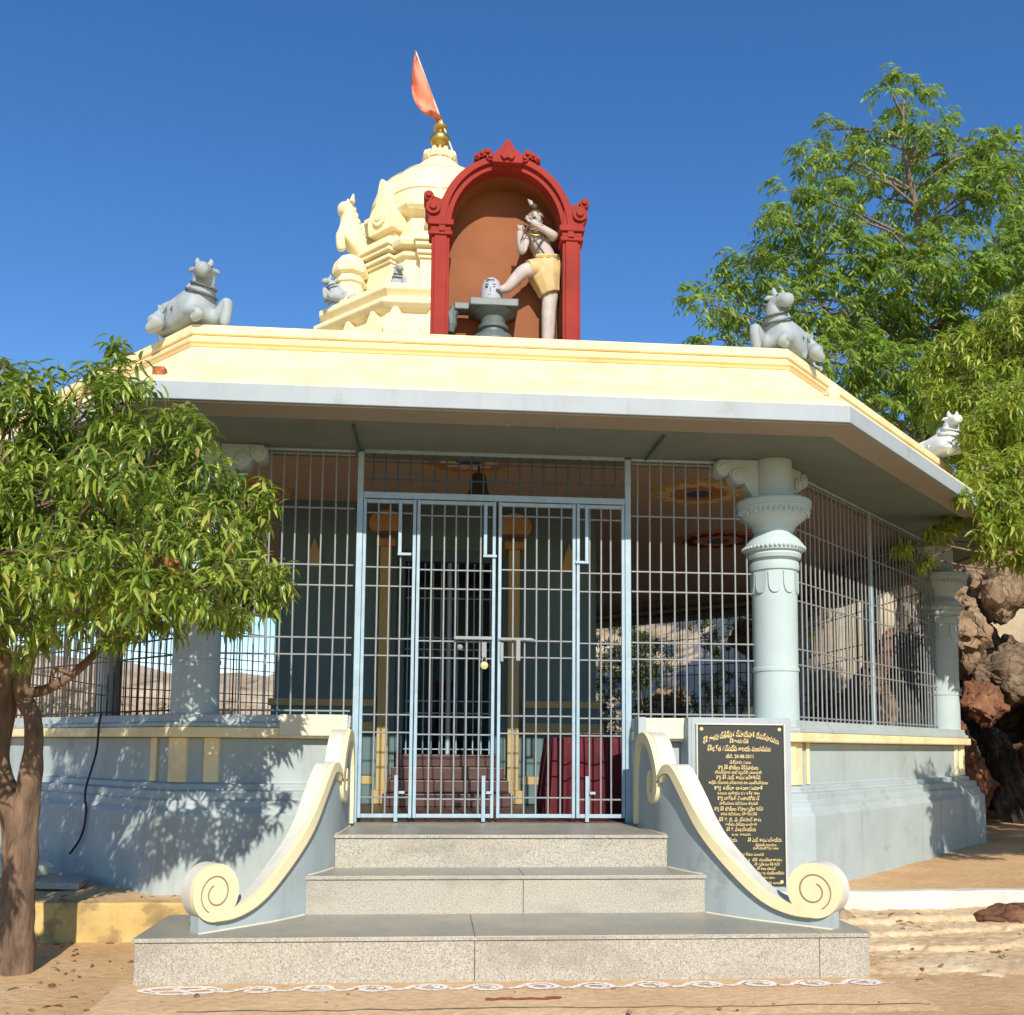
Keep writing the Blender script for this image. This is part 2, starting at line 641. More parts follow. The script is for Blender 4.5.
gx, gy = axis(-260, 260, 181, 1.5), axis(-60, 300, 181, 9)
gm = MB()
gm.v = [(x, y, hill(x, y) if -7.5 < 1e9 else 0) for y in gy for x in gx]
gm.f = [(j * 181 + i, j * 181 + i + 1, (j + 1) * 181 + i + 1, (j + 1) * 181 + i) for j in range(180) for i in range(180)]


def ground_mat():
    m = M['sand'].copy()
    m.name = 'sandy_earth_and_hill'
    t = m.node_tree
    b = t.nodes['Principled BSDF']
    old = b.inputs['Base Color'].links[0].from_socket
    g = t.nodes.new('ShaderNodeNewGeometry')
    sp = t.nodes.new('ShaderNodeSeparateXYZ')
    t.links.new(g.outputs['Position'], sp.inputs[0])
    f = ramp(t, sp.outputs['Z'], [(.25, (0, 0, 0)), (.9, (1, 1, 1))])
    n = tex(t, 'Noise', .55, 10, .65)
    c = ramp(t, n.outputs[0], [(.36, (.10, .095, .04)), (.45, (.42, .31, .19)), (.6, (.56, .45, .32)), (.75, (.64, .55, .43))])
    t.links.new(mixc(t, f, old, c), b.inputs['Base Color'])
    return m


M['ground'] = ground_mat()
struct(gm.build('ground', 'ground', None, True, 0, 80))

# terraces on either side of the steps (a raised earth bed behind each kerb)
def patch(name, x0, x1, y0, y1, zf, nx, ny, mat, skirt=.5):
    mb = MB()
    xs, ys = np.linspace(x0, x1, nx), np.linspace(y0, y1, ny)
    mb.v = [(x, y, zf(x, y)) for y in ys for x in xs]
    mb.f = [(j * nx + i, j * nx + i + 1, (j + 1) * nx + i + 1, (j + 1) * nx + i) for j in range(ny - 1) for i in range(nx - 1)]
    o = len(mb.v)
    ring = [(i, 0) for i in range(nx)] + [(nx - 1, j) for j in range(1, ny)] + [(i, ny - 1) for i in range(nx - 2, -1, -1)] + [(0, j) for j in range(ny - 2, 0, -1)]
    mb.v += [(xs[i], ys[j], mb.v[j * nx + i][2] - skirt) for i, j in ring]
    n = len(ring)
    for k in range(n):
        k2 = (k + 1) % n
        a, b = ring[k], ring[k2]
        mb.f.append((a[1] * nx + a[0], b[1] * nx + b[0], o + k2, o + k))
    return struct(mb.build(name, mat, None, True, 0, 50))


def nz(x, y, s=1, o=0):
    return noise.fractal(Vector((x * s, y * s, 4.7 + o)), 1, 2, 5)


patch('terrace_right', 2.75, 11.5, -.50, 9.5, lambda x, y: .272 + .02 * nz(x, y, 1.3) + .05 * sstep((x - 4) / 3) * (1 - .0 * y), 80, 80, 'sand', .4)
patch('terrace_left', -9.5, -2.2, -1.02, 4, lambda x, y: .262 + .025 * nz(x, y, 1.4), 70, 60, 'sand', .4)


def ledge_z(x, y):
    """worn earth and rock shelves stepping down in front of the white kerb"""
    d = (-.6 - y)
    n = nz(x, y, 1.1)
    e = d + .16 * n + .06 * nz(x, y, 5, 2) + .03 * nz(x, y, 15, 6)
    z = .125 - .045 * sstep((e - .40) / .05) - .03 * sstep((e - .78) / .04) - .035 * sstep((e - 1.15 - .1 * math.sin(x * 2)) / .05) - .04 * sstep((e - 1.7) / .3)
    return z + .014 * nz(x, y, 3, 1) + .010 * nz(x, y, 13, 3) - .11 * sstep((d - 2.2) / .8) + .02 * sstep((x - 4.2) / .6) * sstep((1.2 - d) / .4)


patch('rock_ledge', 2.765, 7.5, -4.2, -.60, ledge_z, 290, 240, 'ledge', .3)

# ------------------------------------------------------------------ temple pavilion
temple = thing('temple_pavilion', 'octagonal pillared temple pavilion with cream sloping eave and blue grey plinth', 'temple', (CX, 6.3, 0))

mb = open_sweep(MB(), [(.45, -.1), (.45, .94), (.40, .99), (.395, 1.05), (.36, 1.06), (.36, 1.13), (.28, 1.14), (.28, 1.19), (.20, 1.20), (.20, 1.60), (-.16, 1.60), (-.16, -.1)])
mb.build('plinth_wall', 'wall', temple, False, .012)
open_sweep(MB(), [(.30, 1.603), (.31, 1.615), (.31, 1.695), (-.165, 1.695), (-.165, 1.603)]).build('sill_band', 'cream', temple, False, .008)
open_sweep(MB(), [(.285, 1.698), (.285, 1.735), (.25, 1.745), (.24, 1.812), (-.17, 1.812), (-.17, 1.698)]).build('sill_cap', 'wall', temple, False, .008)

mb = MB().rings([[(x, y, z) for x, y in offset_oct(-.18)] for z in (.3, .836)])
mb.build('floor', 'redfloor', temple)
mb = MB().box(GXL - .02, GXR + .02, -.45, .17, .2, .834)
mb.build('threshold', 'tread', temple)

# pilaster strips on the plinth
def corner_strip(vi, wl, wr):
    """cream strip wrapped round an octagon corner"""
    P, Q = offset_oct(.232), offset_oct(.19)
    a, b, c = OCT[vi - 1], OCT[vi], OCT[(vi + 1) % 8]
    d1 = Vector((a[0] - b[0], a[1] - b[1])).normalized()
    d2 = Vector((c[0] - b[0], c[1] - b[1])).normalized()
    p, q = Vector(P[vi]), Vector(Q[vi])
    ring = [p + d1 * wl, p, p + d2 * wr, q + d2 * wr, q, q + d1 * wl]
    MB().rings([[(v.x, v.y, z) for v in ring] for z in (1.203, 1.60)]).build('pilaster_strip', 'cream', temple, False, .004)
def side_strip(vi, dirv, s0, s1):
    P, Q = offset_oct(.226), offset_oct(.19)
    a, b = OCT[vi], OCT[(vi + dirv) % 8]
    d = Vector((b[0] - a[0], b[1] - a[1])).normalized()
    p, q = Vector(P[vi]), Vector(Q[vi])
    ring = [p + d * s0, p + d * s1, q + d * s1, q + d * s0]
    MB().rings([[(v.x, v.y, z) for v in ring] for z in (1.203, 1.60)]).build('pilaster_strip', 'cream', temple, False, .004)
corner_strip(0, .12, .09)
corner_strip(1, .05, .15)
corner_strip(2, .12, .12)
corner_strip(7, .12, .12)
side_strip(0, 1, .24, .37)
side_strip(0, -1, .34, .44)
side_strip(1, 1, .26, .33)
side_strip(2, -1, .26, .34)
side_strip(7, 1, .3, .4)
# plain cream end blocks of the parapet at the entrance
for a, b in ((GXL - .62, GXL - .02), (GXR + .07, GXR + .455)):
    MB().box(a, b, -.335, -.245, 1.625, 1.816).build('end_block', 'pale', temple, False, .006)
MB().box(GXR - .005, GXR + .068, -.37, -.17, .837, 1.822).build('entrance_strip', 'wall', temple, False, .006)
MB().box(GXR + .46, GXR + .53, -.475, -.17, .3, 1.822).build('entrance_strip', 'wall', temple, False, .006)
mb = MB().box(GXL - .10, GXL + .012, -.36, -.22, .837, 1.60)
mb.build('entrance_strip', 'cream', temple, False, .006)

# eave, soffit, roof
oct_sweep(MB(), [(1.30, 4.335), (1.30, 4.485), (1.0, 4.50), (.96, 4.335)], True).build('fascia', 'fascia', temple, False, .006)
oct_sweep(MB(), [(1.275, 4.3325), (.955, 4.3325), (.955, 4.318), (1.275, 4.322)], True).build('eave_lip', 'lip', temple)
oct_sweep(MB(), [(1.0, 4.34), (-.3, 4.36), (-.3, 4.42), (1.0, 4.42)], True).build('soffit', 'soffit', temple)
mb = MB()
PR = [(1.285, 4.487), (1.275, 4.52), (.60, 4.90), (.23, 5.20), (.23, 5.21), (-.12, 5.21), (-.12, 4.6), (.9, 4.487)]
oct_sweep(mb, PR, True)
mb.build('roof_slope', 'cream', temple)
oct_sweep(MB(), [(.235, 5.213), (.25, 5.235), (.27, 5.25), (.27, 5.275), (.215, 5.30), (.19, 5.34), (-.10, 5.34), (-.10, 5.213)], True).build('cornice', 'ochre', temple, False, .004)
oct_sweep(MB(), [(.20, 5.343), (.215, 5.355), (.215, 5.435), (.15, 5.445), (-.115, 5.445), (-.115, 5.343)], True).build('parapet_cap', 'cream', temple, False, .006)
for k in (1, 2):
    p = Vector(offset_oct(1.02, True)[k])
    MB().sphere((p.x, p.y, 4.68), (.07, .07, .085), 8, 6).build('hip_knob', 'cream', temple, True)
mb = MB().rings([[(x, y, z) for x, y in offset_oct(-.1, True)] for z in (4.72, 4.98)])
mb.build('roof_slab', 'cream', temple)
mb = MB().rings([[(x, y, z) for x, y in offset_oct(-.05, True)] for z in (4.60, 4.70)])
mb.build('ceiling', 'ceil', temple)
# brackets and conduit under the eave
for x, y in ((-.98, -.45), (1.78, -.45)):
    MB().tube((x, y - .35, 4.325), (x, y + .42, 4.335), .012).build('conduit', 'darksteel', temple)
for x in (.78, .35):
    MB().tube((x, -1.05, 4.32), (x, -1.05, 4.285), .014, 8, .02).build('eave_hook', 'lip', temple)

# the columns
COLP = [(.216, 0), (.213, .46), (.222, .47), (.222, .50), (.213, .51), (.216, 1.44), (.234, 1.45), (.24, 1.49), (.234, 1.53), (.212, 1.54), (.212, 1.56),
        (.25, 1.565), (.262, 1.60), (.25, 1.625), (.28, 1.635), (.292, 1.665), (.285, 1.70), (.24, 1.76), (.192, 1.80), (.185, 1.83), (.20, 1.85), (.205, 1.88), (.25, 1.92), (.30, 1.96),
        (.345, 2.035), (.35, 2.06), (.362, 2.065), (.366, 2.12), (.35, 2.14), (.19, 2.141), (.185, 2.545)]
def column(x, y, near):
    mb = MB().lathe(COLP, 36 if near else 20, (x, y, 1.812))
    if near:
        for k in range(10):          # hanging petals below the upper ring
            a0 = 2 * PI * k / 10
            pet = []
            for u, v in ((-1, 1.43), (-.95, 1.30), (-.75, 1.25), (-.4, 1.225), (0, 1.22), (.4, 1.225), (.75, 1.25), (.95, 1.30), (1, 1.43)):
                pet.append((u * .27, v))
            mb.prism(pet, lambda a, z, a0=a0: (x + .21 * math.cos(a0 + a), y + .21 * math.sin(a0 + a), 1.812 + z),
                     lambda a, z, a0=a0: (x + .231 * math.cos(a0 + a), y + .231 * math.sin(a0 + a), 1.812 + z))
        for k in range(44):          # beads on the bulge, scallops under the bowl rim
            a = 2 * PI * k / 44
            mb.sphere((x + .292 * math.cos(a), y + .292 * math.sin(a), 1.812 + 1.667), .017, 6, 4)
            mb.sphere((x + .335 * math.cos(a), y + .335 * math.sin(a), 1.812 + 2.02 - .012 * (k % 2)), (.02, .02, .03), 6, 4)
    o = mb.build('column', 'column', temple, True, 0, 35)
    return o
def bracket(x, y, dx, dy, col):
    """scrolled corbel from the column head out under the soffit"""
    pts = [(.17, 2.54), (.56, 2.54), (.60, 2.50), (.60, 2.43), (.56, 2.385), (.50, 2.37), (.465, 2.40), (.43, 2.33), (.38, 2.30), (.34, 2.29), (.31, 2.31), (.28, 2.25), (.23, 2.17), (.17, 2.16)]
    L = math.hypot(dx, dy)
    dx, dy = dx / L, dy / L
    nx, ny = -dy, dx
    f = lambda t: (lambda a, z: (x + dx * a + nx * t, y + dy * a + ny * t, 1.812 + z))
    mb = MB().prism(pts, f(-.09), f(.09))
    for ca, cz, r_ in ((.52, 2.455, .075), (.37, 2.38, .07)):
        for t0, t1 in ((-.11, -.09), (.09, .11)):
            ring = [(ca + r_ * math.cos(k * PI / 8), cz + r_ * math.sin(k * PI / 8)) for k in range(16)]
            mb.prism(ring, f(t0), f(t1))
            ring = [(ca + r_ * .5 * math.cos(k * PI / 8), cz + r_ * .5 * math.sin(k * PI / 8)) for k in range(16)]
            mb.prism(ring, f(t0 - (.012 if t0 < 0 else 0)), f(t1 + (.012 if t0 > 0 else 0)))
    mb.build('bracket', 'column', col, False, .008)
for i, (x, y) in enumerate(OCT):
    c = column(x, y, i in (0, 1, 2, 7))
    if i in (0, 1, 2, 7):
        a, b = OCT[i - 1], OCT[(i + 1) % 8]
        bracket(x, y, a[0] - x, a[1] - y, c)
        bracket(x, y, b[0] - x, b[1] - y, c)

# painted ceiling medallions
def medallion(x, y, r_, mats):
    o = MB().lathe([(r_, 4.588), (r_, 4.597)], 40, (x, y, 0)).build('ceiling_medallion', mats[0], temple)
    k = 0
    for q, mt in ((.8, mats[1]), (.55, mats[2]), (.25, 'darksteel')):
        k += 1
        mb = MB()
        n = 14
        pts = []
        for j in range(n * 4):
            a = 2 * PI * j / (n * 4)
            pts.append((x + r_ * q * (1 + .10 * math.cos(n * a)) * math.cos(a), y + r_ * q * (1 + .10 * math.cos(n * a)) * math.sin(a)))
        mb.rings([[(px, py, z) for px, py in pts] for z in (4.589 - .005 * k, 4.586)])
        mb.build('petal_ring', mt, o)
medallion(.10, 1.0, .60, ('pmed2', 'pmed', 'ochre'))
medallion(2.9, 2.1, .60, ('pmed2', 'ochre', 'pmed'))
medallion(3.9, 4.7, .62, ('pmed', 'redcloth', 'pmed'))
medallion(-2.6, 2.6, .6, ('pmed2', 'pmed', 'ochre'))

# ------------------------------------------------------------------ inner sanctum
san = thing('sanctum_shrine', 'dark teal inner sanctum with yellow pilasters and barred doorway behind the gate', 'shrine', (-.2, 4.6, .84))
SX0, SX1, SY = -2.2, 1.80, 3.0
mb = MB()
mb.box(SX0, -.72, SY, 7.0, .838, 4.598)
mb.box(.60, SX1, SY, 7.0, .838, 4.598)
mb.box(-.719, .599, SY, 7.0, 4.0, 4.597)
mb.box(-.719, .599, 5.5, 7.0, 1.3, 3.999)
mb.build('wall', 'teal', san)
mb = MB()
for z0, z1, p in ((2.02, 2.11, .06), (1.70, 1.83, .09), (1.07, 1.17, .10)):
    for x0, x1 in ((SX0 - p, -.98), (.86, SX1 + p)):
        mb.box(x0, x1, SY - p, 7.0 + p, z0, z1)
mb.build('wall_band', 'sanc', san, False, .01)
mb = MB()
for z0, z1, p in ((.84, 1.069, .16), (1.831, 2.019, .03)):
    for x0, x1 in ((SX0 - p, -.98), (.86, SX1 + p)):
        mb.box(x0, x1, SY - p, 7.0 + p, z0, z1)
mb.build('base_course', 'teal', san)
for x in (-.86, .74):
    mb = MB().box(x - .07, x + .07, SY - .17, SY + .02, 1.0, 4.0)
    mb.box(x - .12, x + .12, SY - .2, SY + .02, .839, 1.0)
    p = mb.build('pilaster', 'sanc', san, False, .01)
    mb = MB().box(x - .12, x + .12, SY - .2, SY + .02, 4.001, 4.10)
    dome = [(x + .21 * math.cos(a), 4.28 + .17 * math.sin(a)) for a in [k * PI / 10 for k in range(-2, 13)]]
    mb.prism(dome, lambda a, z: (a, SY - .25, z), lambda a, z: (a, SY - .02, z))
    mb.build('capital', 'orange', p, False, .01)
for x in (-1.75, 1.45):
    MB().prism([(x - .10, 3.75), (x + .10, 3.75), (x + .06, 3.95), (x, 4.12), (x - .06, 3.95)], lambda a, z: (a, SY - .04, z), lambda a, z: (a, SY + .01, z)).build('wall_ornament', 'sanc', san)
mb = MB()
for k in range(4):
    mb.box(-.70 - .04 * (3 - k), .58 + .04 * (3 - k), SY - .75 + .22 * k, SY + 1.0, .838 + .15 * k, .985 + .15 * k)
mb.build('step', 'redfloor', san, False, .01)
mb = MB()
mb.box(-.716, -.62, SY - .02, SY + .15, 1.44, 3.998)
mb.box(.50, .596, SY - .02, SY + .15, 1.44, 3.998)
mb.box(-.619, .499, SY - .02, SY + .15, 3.85, 3.998)
mb.build('door_frame', 'darksteel', san, False, .006)
mb = MB()
for k in range(11):
    x = -.58 + k * .104
    mb.tube((x, SY + .08, 1.44), (x, SY + .08, 3.85), .009 if k != 5 else .03, 6)
for z in (1.5, 1.95, 2.1, 2.75, 2.9, 3.4):
    mb.tube((-.61, SY + .08, z), (.495, SY + .08, z), .009, 6)
mb.build('inner_gate', 'steel', san)
MB().box(-.2, .1, 5.3, 5.49, 1.8, 2.5).build('altar_back', 'redcloth', san)
mb = MB().lathe([(.2, 1.44), (.2, 1.6), (.13, 1.65), (.13, 1.9), (.09, 2.0), (.02, 2.05)], 16, (-.05, 4.7, 0))
mb.build('altar', 'redcloth', san)

# hanging bell, covered table
bell = thing('temple_bell', 'dark bronze bell hanging from the painted ceiling medallion above the gate', 'bell', (.2, 1.0, 4.2))
MB().lathe([(.03, 4.44), (.07, 4.43), (.085, 4.38), (.095, 4.28), (.115, 4.22), (.155, 4.16), (.13, 4.16), (.05, 4.22)], 20, (.2, 1.0, 0)).build('bell_body', 'hair', bell, True)
MB().tube((.2, 1.0, 4.41), (.2, 1.0, 4.575), .012).build('hanger', 'hair', bell)
MB().sphere((.2, 1.0, 4.18), .03).build('clapper', 'hair', bell)

tab = thing('covered_table', 'table under a crimson draped cloth behind the gate bars', 'table', (1.42, 1.1, .84))
mb = MB()
rg = []
for z, e in ((.85, .10), (1.05, .08), (1.4, .045), (1.62, .01), (1.64, -.005)):
    ring = []
    n = 120
    for k in range(n):
        a = k / n * 4
        s_, u = int(a), a - int(a)
        hx, hy = .46, .42
        px, py = [(-hx + 2 * hx * u, -hy), (hx, -hy + 2 * hy * u), (hx - 2 * hx * u, hy), (-hx, hy - 2 * hy * u)][s_]
        ff = e * (.6 + .6 * math.sin(k * .9 + 1.3 * math.sin(k * .31)))
        l = math.hypot(px, py)
        ring.append((1.44 + px + px / l * ff, 1.15 + py + py / l * ff, z))
    rg.append(ring)
mb.rings(rg)
mb.build('tablecloth', 'redcloth', tab, True, 0, 60)
for x in (1.05, 1.83):
    for y in (.80, 1.5):
        MB().box(x - .03, x + .03, y - .03, y + .03, .838, 1.60).build('leg', 'darksteel', tab)

# ------------------------------------------------------------------ grilles between the columns
def grille(p0, p1, nb, label, mat='bar', rails=(1.86, 2.385, 2.545, 3.04, 3.235, 3.78, 4.30), inset=(.21, .21), group='steel bar grilles between the columns', posts=()):
    a, b = Vector((*p0, 0)), Vector((*p1, 0))
    d = (b - a).normalized()
    a, b = a + d * inset[0], b - d * inset[1]
    L = (b - a).length
    g = thing('steel_grille', label, 'grille', (*((a + b) / 2).xy, 1.812), group)
    mb = MB()
    for k in range(nb):
        p = a + d * (L * (k + .5) / nb + random.uniform(-.006, .006))
        jog = random.uniform(-.008, .008)
        mb.path([(p.x, p.y, 1.813), (p.x + jog * d.x, p.y + jog * d.y, 3.0), (p.x, p.y, 4.335)], .0085, 6)
    for z in rails:
        mb.tube((a.x, a.y, z), (b.x, b.y, z), .009, 6)
    mb.build('bar_panel', mat, g)
    mb = MB().tube((a.x, a.y, 4.34), (b.x, b.y, 4.34), .017, 8)
    for t in posts:
        p = a + d * (L * t)
        mb.tube((p.x, p.y, 1.813), (p.x, p.y, 4.335), .015, 8)
    mb.build('frame', 'steel' if mat == 'bar' else mat, g)
    return g
GY = 0.0
grille(OCT[0], (-1.0, 0), 10, 'front grille of grey bars between the leafy tree and the gate', inset=(.21, .02))
grille((1.64, 0), OCT[1], 10, 'front grille of grey bars between the gate and the near right column', inset=(.0, .21))
grille(OCT[1], OCT[2], 40, 'long slanting side grille between the two pale columns at right', posts=(.5,))
grille(OCT[7], OCT[0], 38, 'side grille seen in shade between the tree trunk and left column', posts=(.5,), mat='shadebar')
grille(OCT[2], OCT[3], 38, 'back right grille glimpsed through the pavilion beside the boulders', posts=(.5,), mat='shadebar')
grille(OCT[3], OCT[4], 36, 'rear grille behind the sanctum at right, seen through the front bars', posts=(.5,), mat='shadebar')
grille(OCT[6], OCT[7], 38, 'left end grille seen past the tree trunk in front of the hillside', posts=(.5,))
grille(OCT[5], OCT[6], 36, 'rear grille beyond the left column, against the dry hillside', posts=(.5,), mat='shadebar')

# ------------------------------------------------------------------ entrance gate
gate = thing('grille_gate', 'four leaf blue steel bar gate at the head of the granite steps', 'gate', (.32, 0, .836))
GL, GR = -.966, 1.604
mb = MB()
for x in (GL, GR):
    mb.box(x - .028, x + .028, -.03, .03, .836, 4.335)
mb.box(GL + .029, GR - .029, -.026, .026, 3.885, 3.945)
mb.box(GL + .029, GR - .029, -.02, .02, 4.325, 4.358)
mb.build('gate_frame', 'steel', gate, False, .004)
mb = MB()
for k in range(21):
    x = GL + (GR - GL) * (k + 1) / 22
    mb.tube((x, 0, 3.94), (x, 0, 4.33), .008, 6)
for z in (4.08, 4.245):
    mb.tube((GL + .028, 0.012, z), (GR - .028, .012, z), .007, 6)
mb.build('over_panel', 'darksteel', gate)
XS = [(GL + .032, -.435, 3), (-.425, .325, 5), (.352, 1.095, 5), (1.105, GR - .032, 3)]
lv = []
for i, (x0, x1, nb) in enumerate(XS):
    dy = -.004 * (i % 2)
    mb = MB()
    mb.box(x0, x0 + .03, -.02 + dy, .02 + dy, .878, 3.88)
    mb.box(x1 - .03, x1, -.02 + dy, .02 + dy, .878, 3.88)
    mb.box(x0 + .031, x1 - .031, -.018 + dy, .018 + dy, .88, .915)
    mb.box(x0 + .031, x1 - .031, -.018 + dy, .018 + dy, 3.84, 3.875)
    leaf = mb.build('leaf', 'steel', gate, False, .003)
    lv.append(leaf)
    mb = MB()
    for k in range(nb):
        x = x0 + .03 + (x1 - x0 - .06) * (k + 1) / (nb + 1) + random.uniform(-.004, .004)
        mb.tube((x, dy, .91), (x + random.uniform(-.005, .005), dy, 3.85), .0085, 6)
    s_ = -.016 * (i % 2)
    for z in (1.065, 1.665, 1.83, 2.385, 2.545, 3.045, 3.225, 3.75):
        mb.tube((x0 + .03, dy + .01, z + s_), (x1 - .03, dy + .01, z + s_), .0085, 6)
    mb.build('bar_panel', 'bar', leaf)
for i, x, zt in ((0, -.585, 3.36), (1, .225, 3.36), (3, 1.20, 3.32)):
    mb = MB().box(x - .016, x + .016, -.045, -.022, zt, 3.86)
    mb.box(x - .02, x + .11 if i != 3 else x + .02, -.045, -.025, zt - .025, zt)
    if i == 3:
        mb.box(x - .11, x - .02, -.045, -.025, zt - .025, zt)
    mb.build('top_bolt', 'steel', lv[i], False, .003)
    x += .005
    mb = MB().box(x - .017, x + .017, -.046, -.022, .845, 1.27)
    mb.box(x + .024, x + .08, -.045, -.025, 1.10, 1.125)
    mb.build('bottom_bolt', 'steel', lv[i], False, .003)
mb = MB().box(-.06, .30, -.05, -.03, 2.545, 2.575)
mb.box(.20, .245, -.055, -.035, 2.38, 2.52)
mb.sphere((-.005, -.04, 2.47), .03, 8, 6)
mb.build('latch', 'bar', lv[1], False, .003)
mb = MB().box(.36, .68, -.05, -.03, 2.545, 2.568)
mb.tube((.68, -.04, 2.556), (.72, -.04, 2.535), .01)
mb.box(.375, .405, -.055, -.035, 2.34, 2.52)
mb.box(.525, .565, -.055, -.035, 2.35, 2.56)
mb.build('latch', 'bar', lv[2], False, .003)
lock = thing('padlock', 'small brass padlock hanging on the middle of the gate', 'padlock', (.225, -.05, 2.3))
MB().lathe([(.02, -.018), (.034, -.014), (.036, .014), (.02, .018)], 16, (0, 0, 0)).build('lock_body', 'lock', lock, True)
lb = lock.children[0]
lb.matrix_parent_inverse = Matrix.Identity(4)
lb.rotation_euler = (PI / 2, 0, 0)
lb.location = (0, 0, 0)
MB().path([(.205 + .0 + .02 - .02 * math.cos(a), -.05, 2.34 + .045 * math.sin(a)) for a in [k * PI / 8 for k in range(9)]], .006, 6).build('shackle', 'bar', lock)

# ------------------------------------------------------------------ granite steps
stp = thing('granite_steps', 'three broad speckled granite steps leading up to the gate', 'steps', (.3, -1.3, 0))
def slab_step(x0, x1, y0, y1, z0, z1, joints):
    mb = MB()
    xs = [x0] + joints + [x1]
    for a, b in zip(xs[:-1], xs[1:]):
        mb.box(a + .0015, b - .0015, y0, y1, z0, z1 - .031)
    r_ = mb.build('riser', 'granite', stp, False, .004)
    mb = MB()
    for a, b in zip(xs[:-1], xs[1:]):
        mb.box(a - (.012 if a == x0 else -.001), b + (.012 if b == x1 else -.001), y0 - .012, y1, z1 - .030, z1)
    mb.build('tread', 'tread', stp, False, .006)
    MB().box(x0 - .013, x1 + .013, y0 - .0165, y0 - .0125, z1 - .026, z1 - .004).build('nosing', 'granite', stp)
slab_step(-2.146, 2.752, -2.587, -1.70, -.12, .294, [.05, 2.40])
slab_step(-1.19, 1.85, -1.733, -1.20, .2, .577, [.45])
slab_step(-1.01, 1.70, -1.245, -.45, .45, .836, [])

# ------------------------------------------------------------------ scrolled balustrades
PLAN = catmull([(-.05, 1.285), (-.37, 1.29), (-1.0, 1.31), (-1.245, 1.345), (-1.5, 1.42), (-1.733, 1.52), (-2.0, 1.72), (-2.2, 1.92), (-2.47, 2.21), (-2.66, 2.42)], 10)
acc = [0]
for a, b in zip(PLAN[:-1], PLAN[1:]):
    acc.append(acc[-1] + math.hypot(b[0] - a[0], b[1] - a[1]))
s37 = acc[10]
def plan(s_, t, side):
    kk = .87 if side < 0 else 1.0
    s_ += s37
    s_ = max(0, min(acc[-1] - 1e-6, s_))
    i = max(k for k in range(len(acc) - 1) if acc[k] <= s_)
    u = (s_ - acc[i]) / (acc[i + 1] - acc[i])
    y = PLAN[i][0] + u * (PLAN[i + 1][0] - PLAN[i][0])
    o_ = PLAN[i][1] + u * (PLAN[i + 1][1] - PLAN[i][1])
    dy, do = PLAN[i + 1][0] - PLAN[i][0], PLAN[i + 1][1] - PLAN[i][1]
    l = math.hypot(dy, do)
    o_, y = o_ + t * (-dy / l), y + t * (do / l)
    return (.325 + side * (1.285 + (o_ - 1.285) * kk), y)
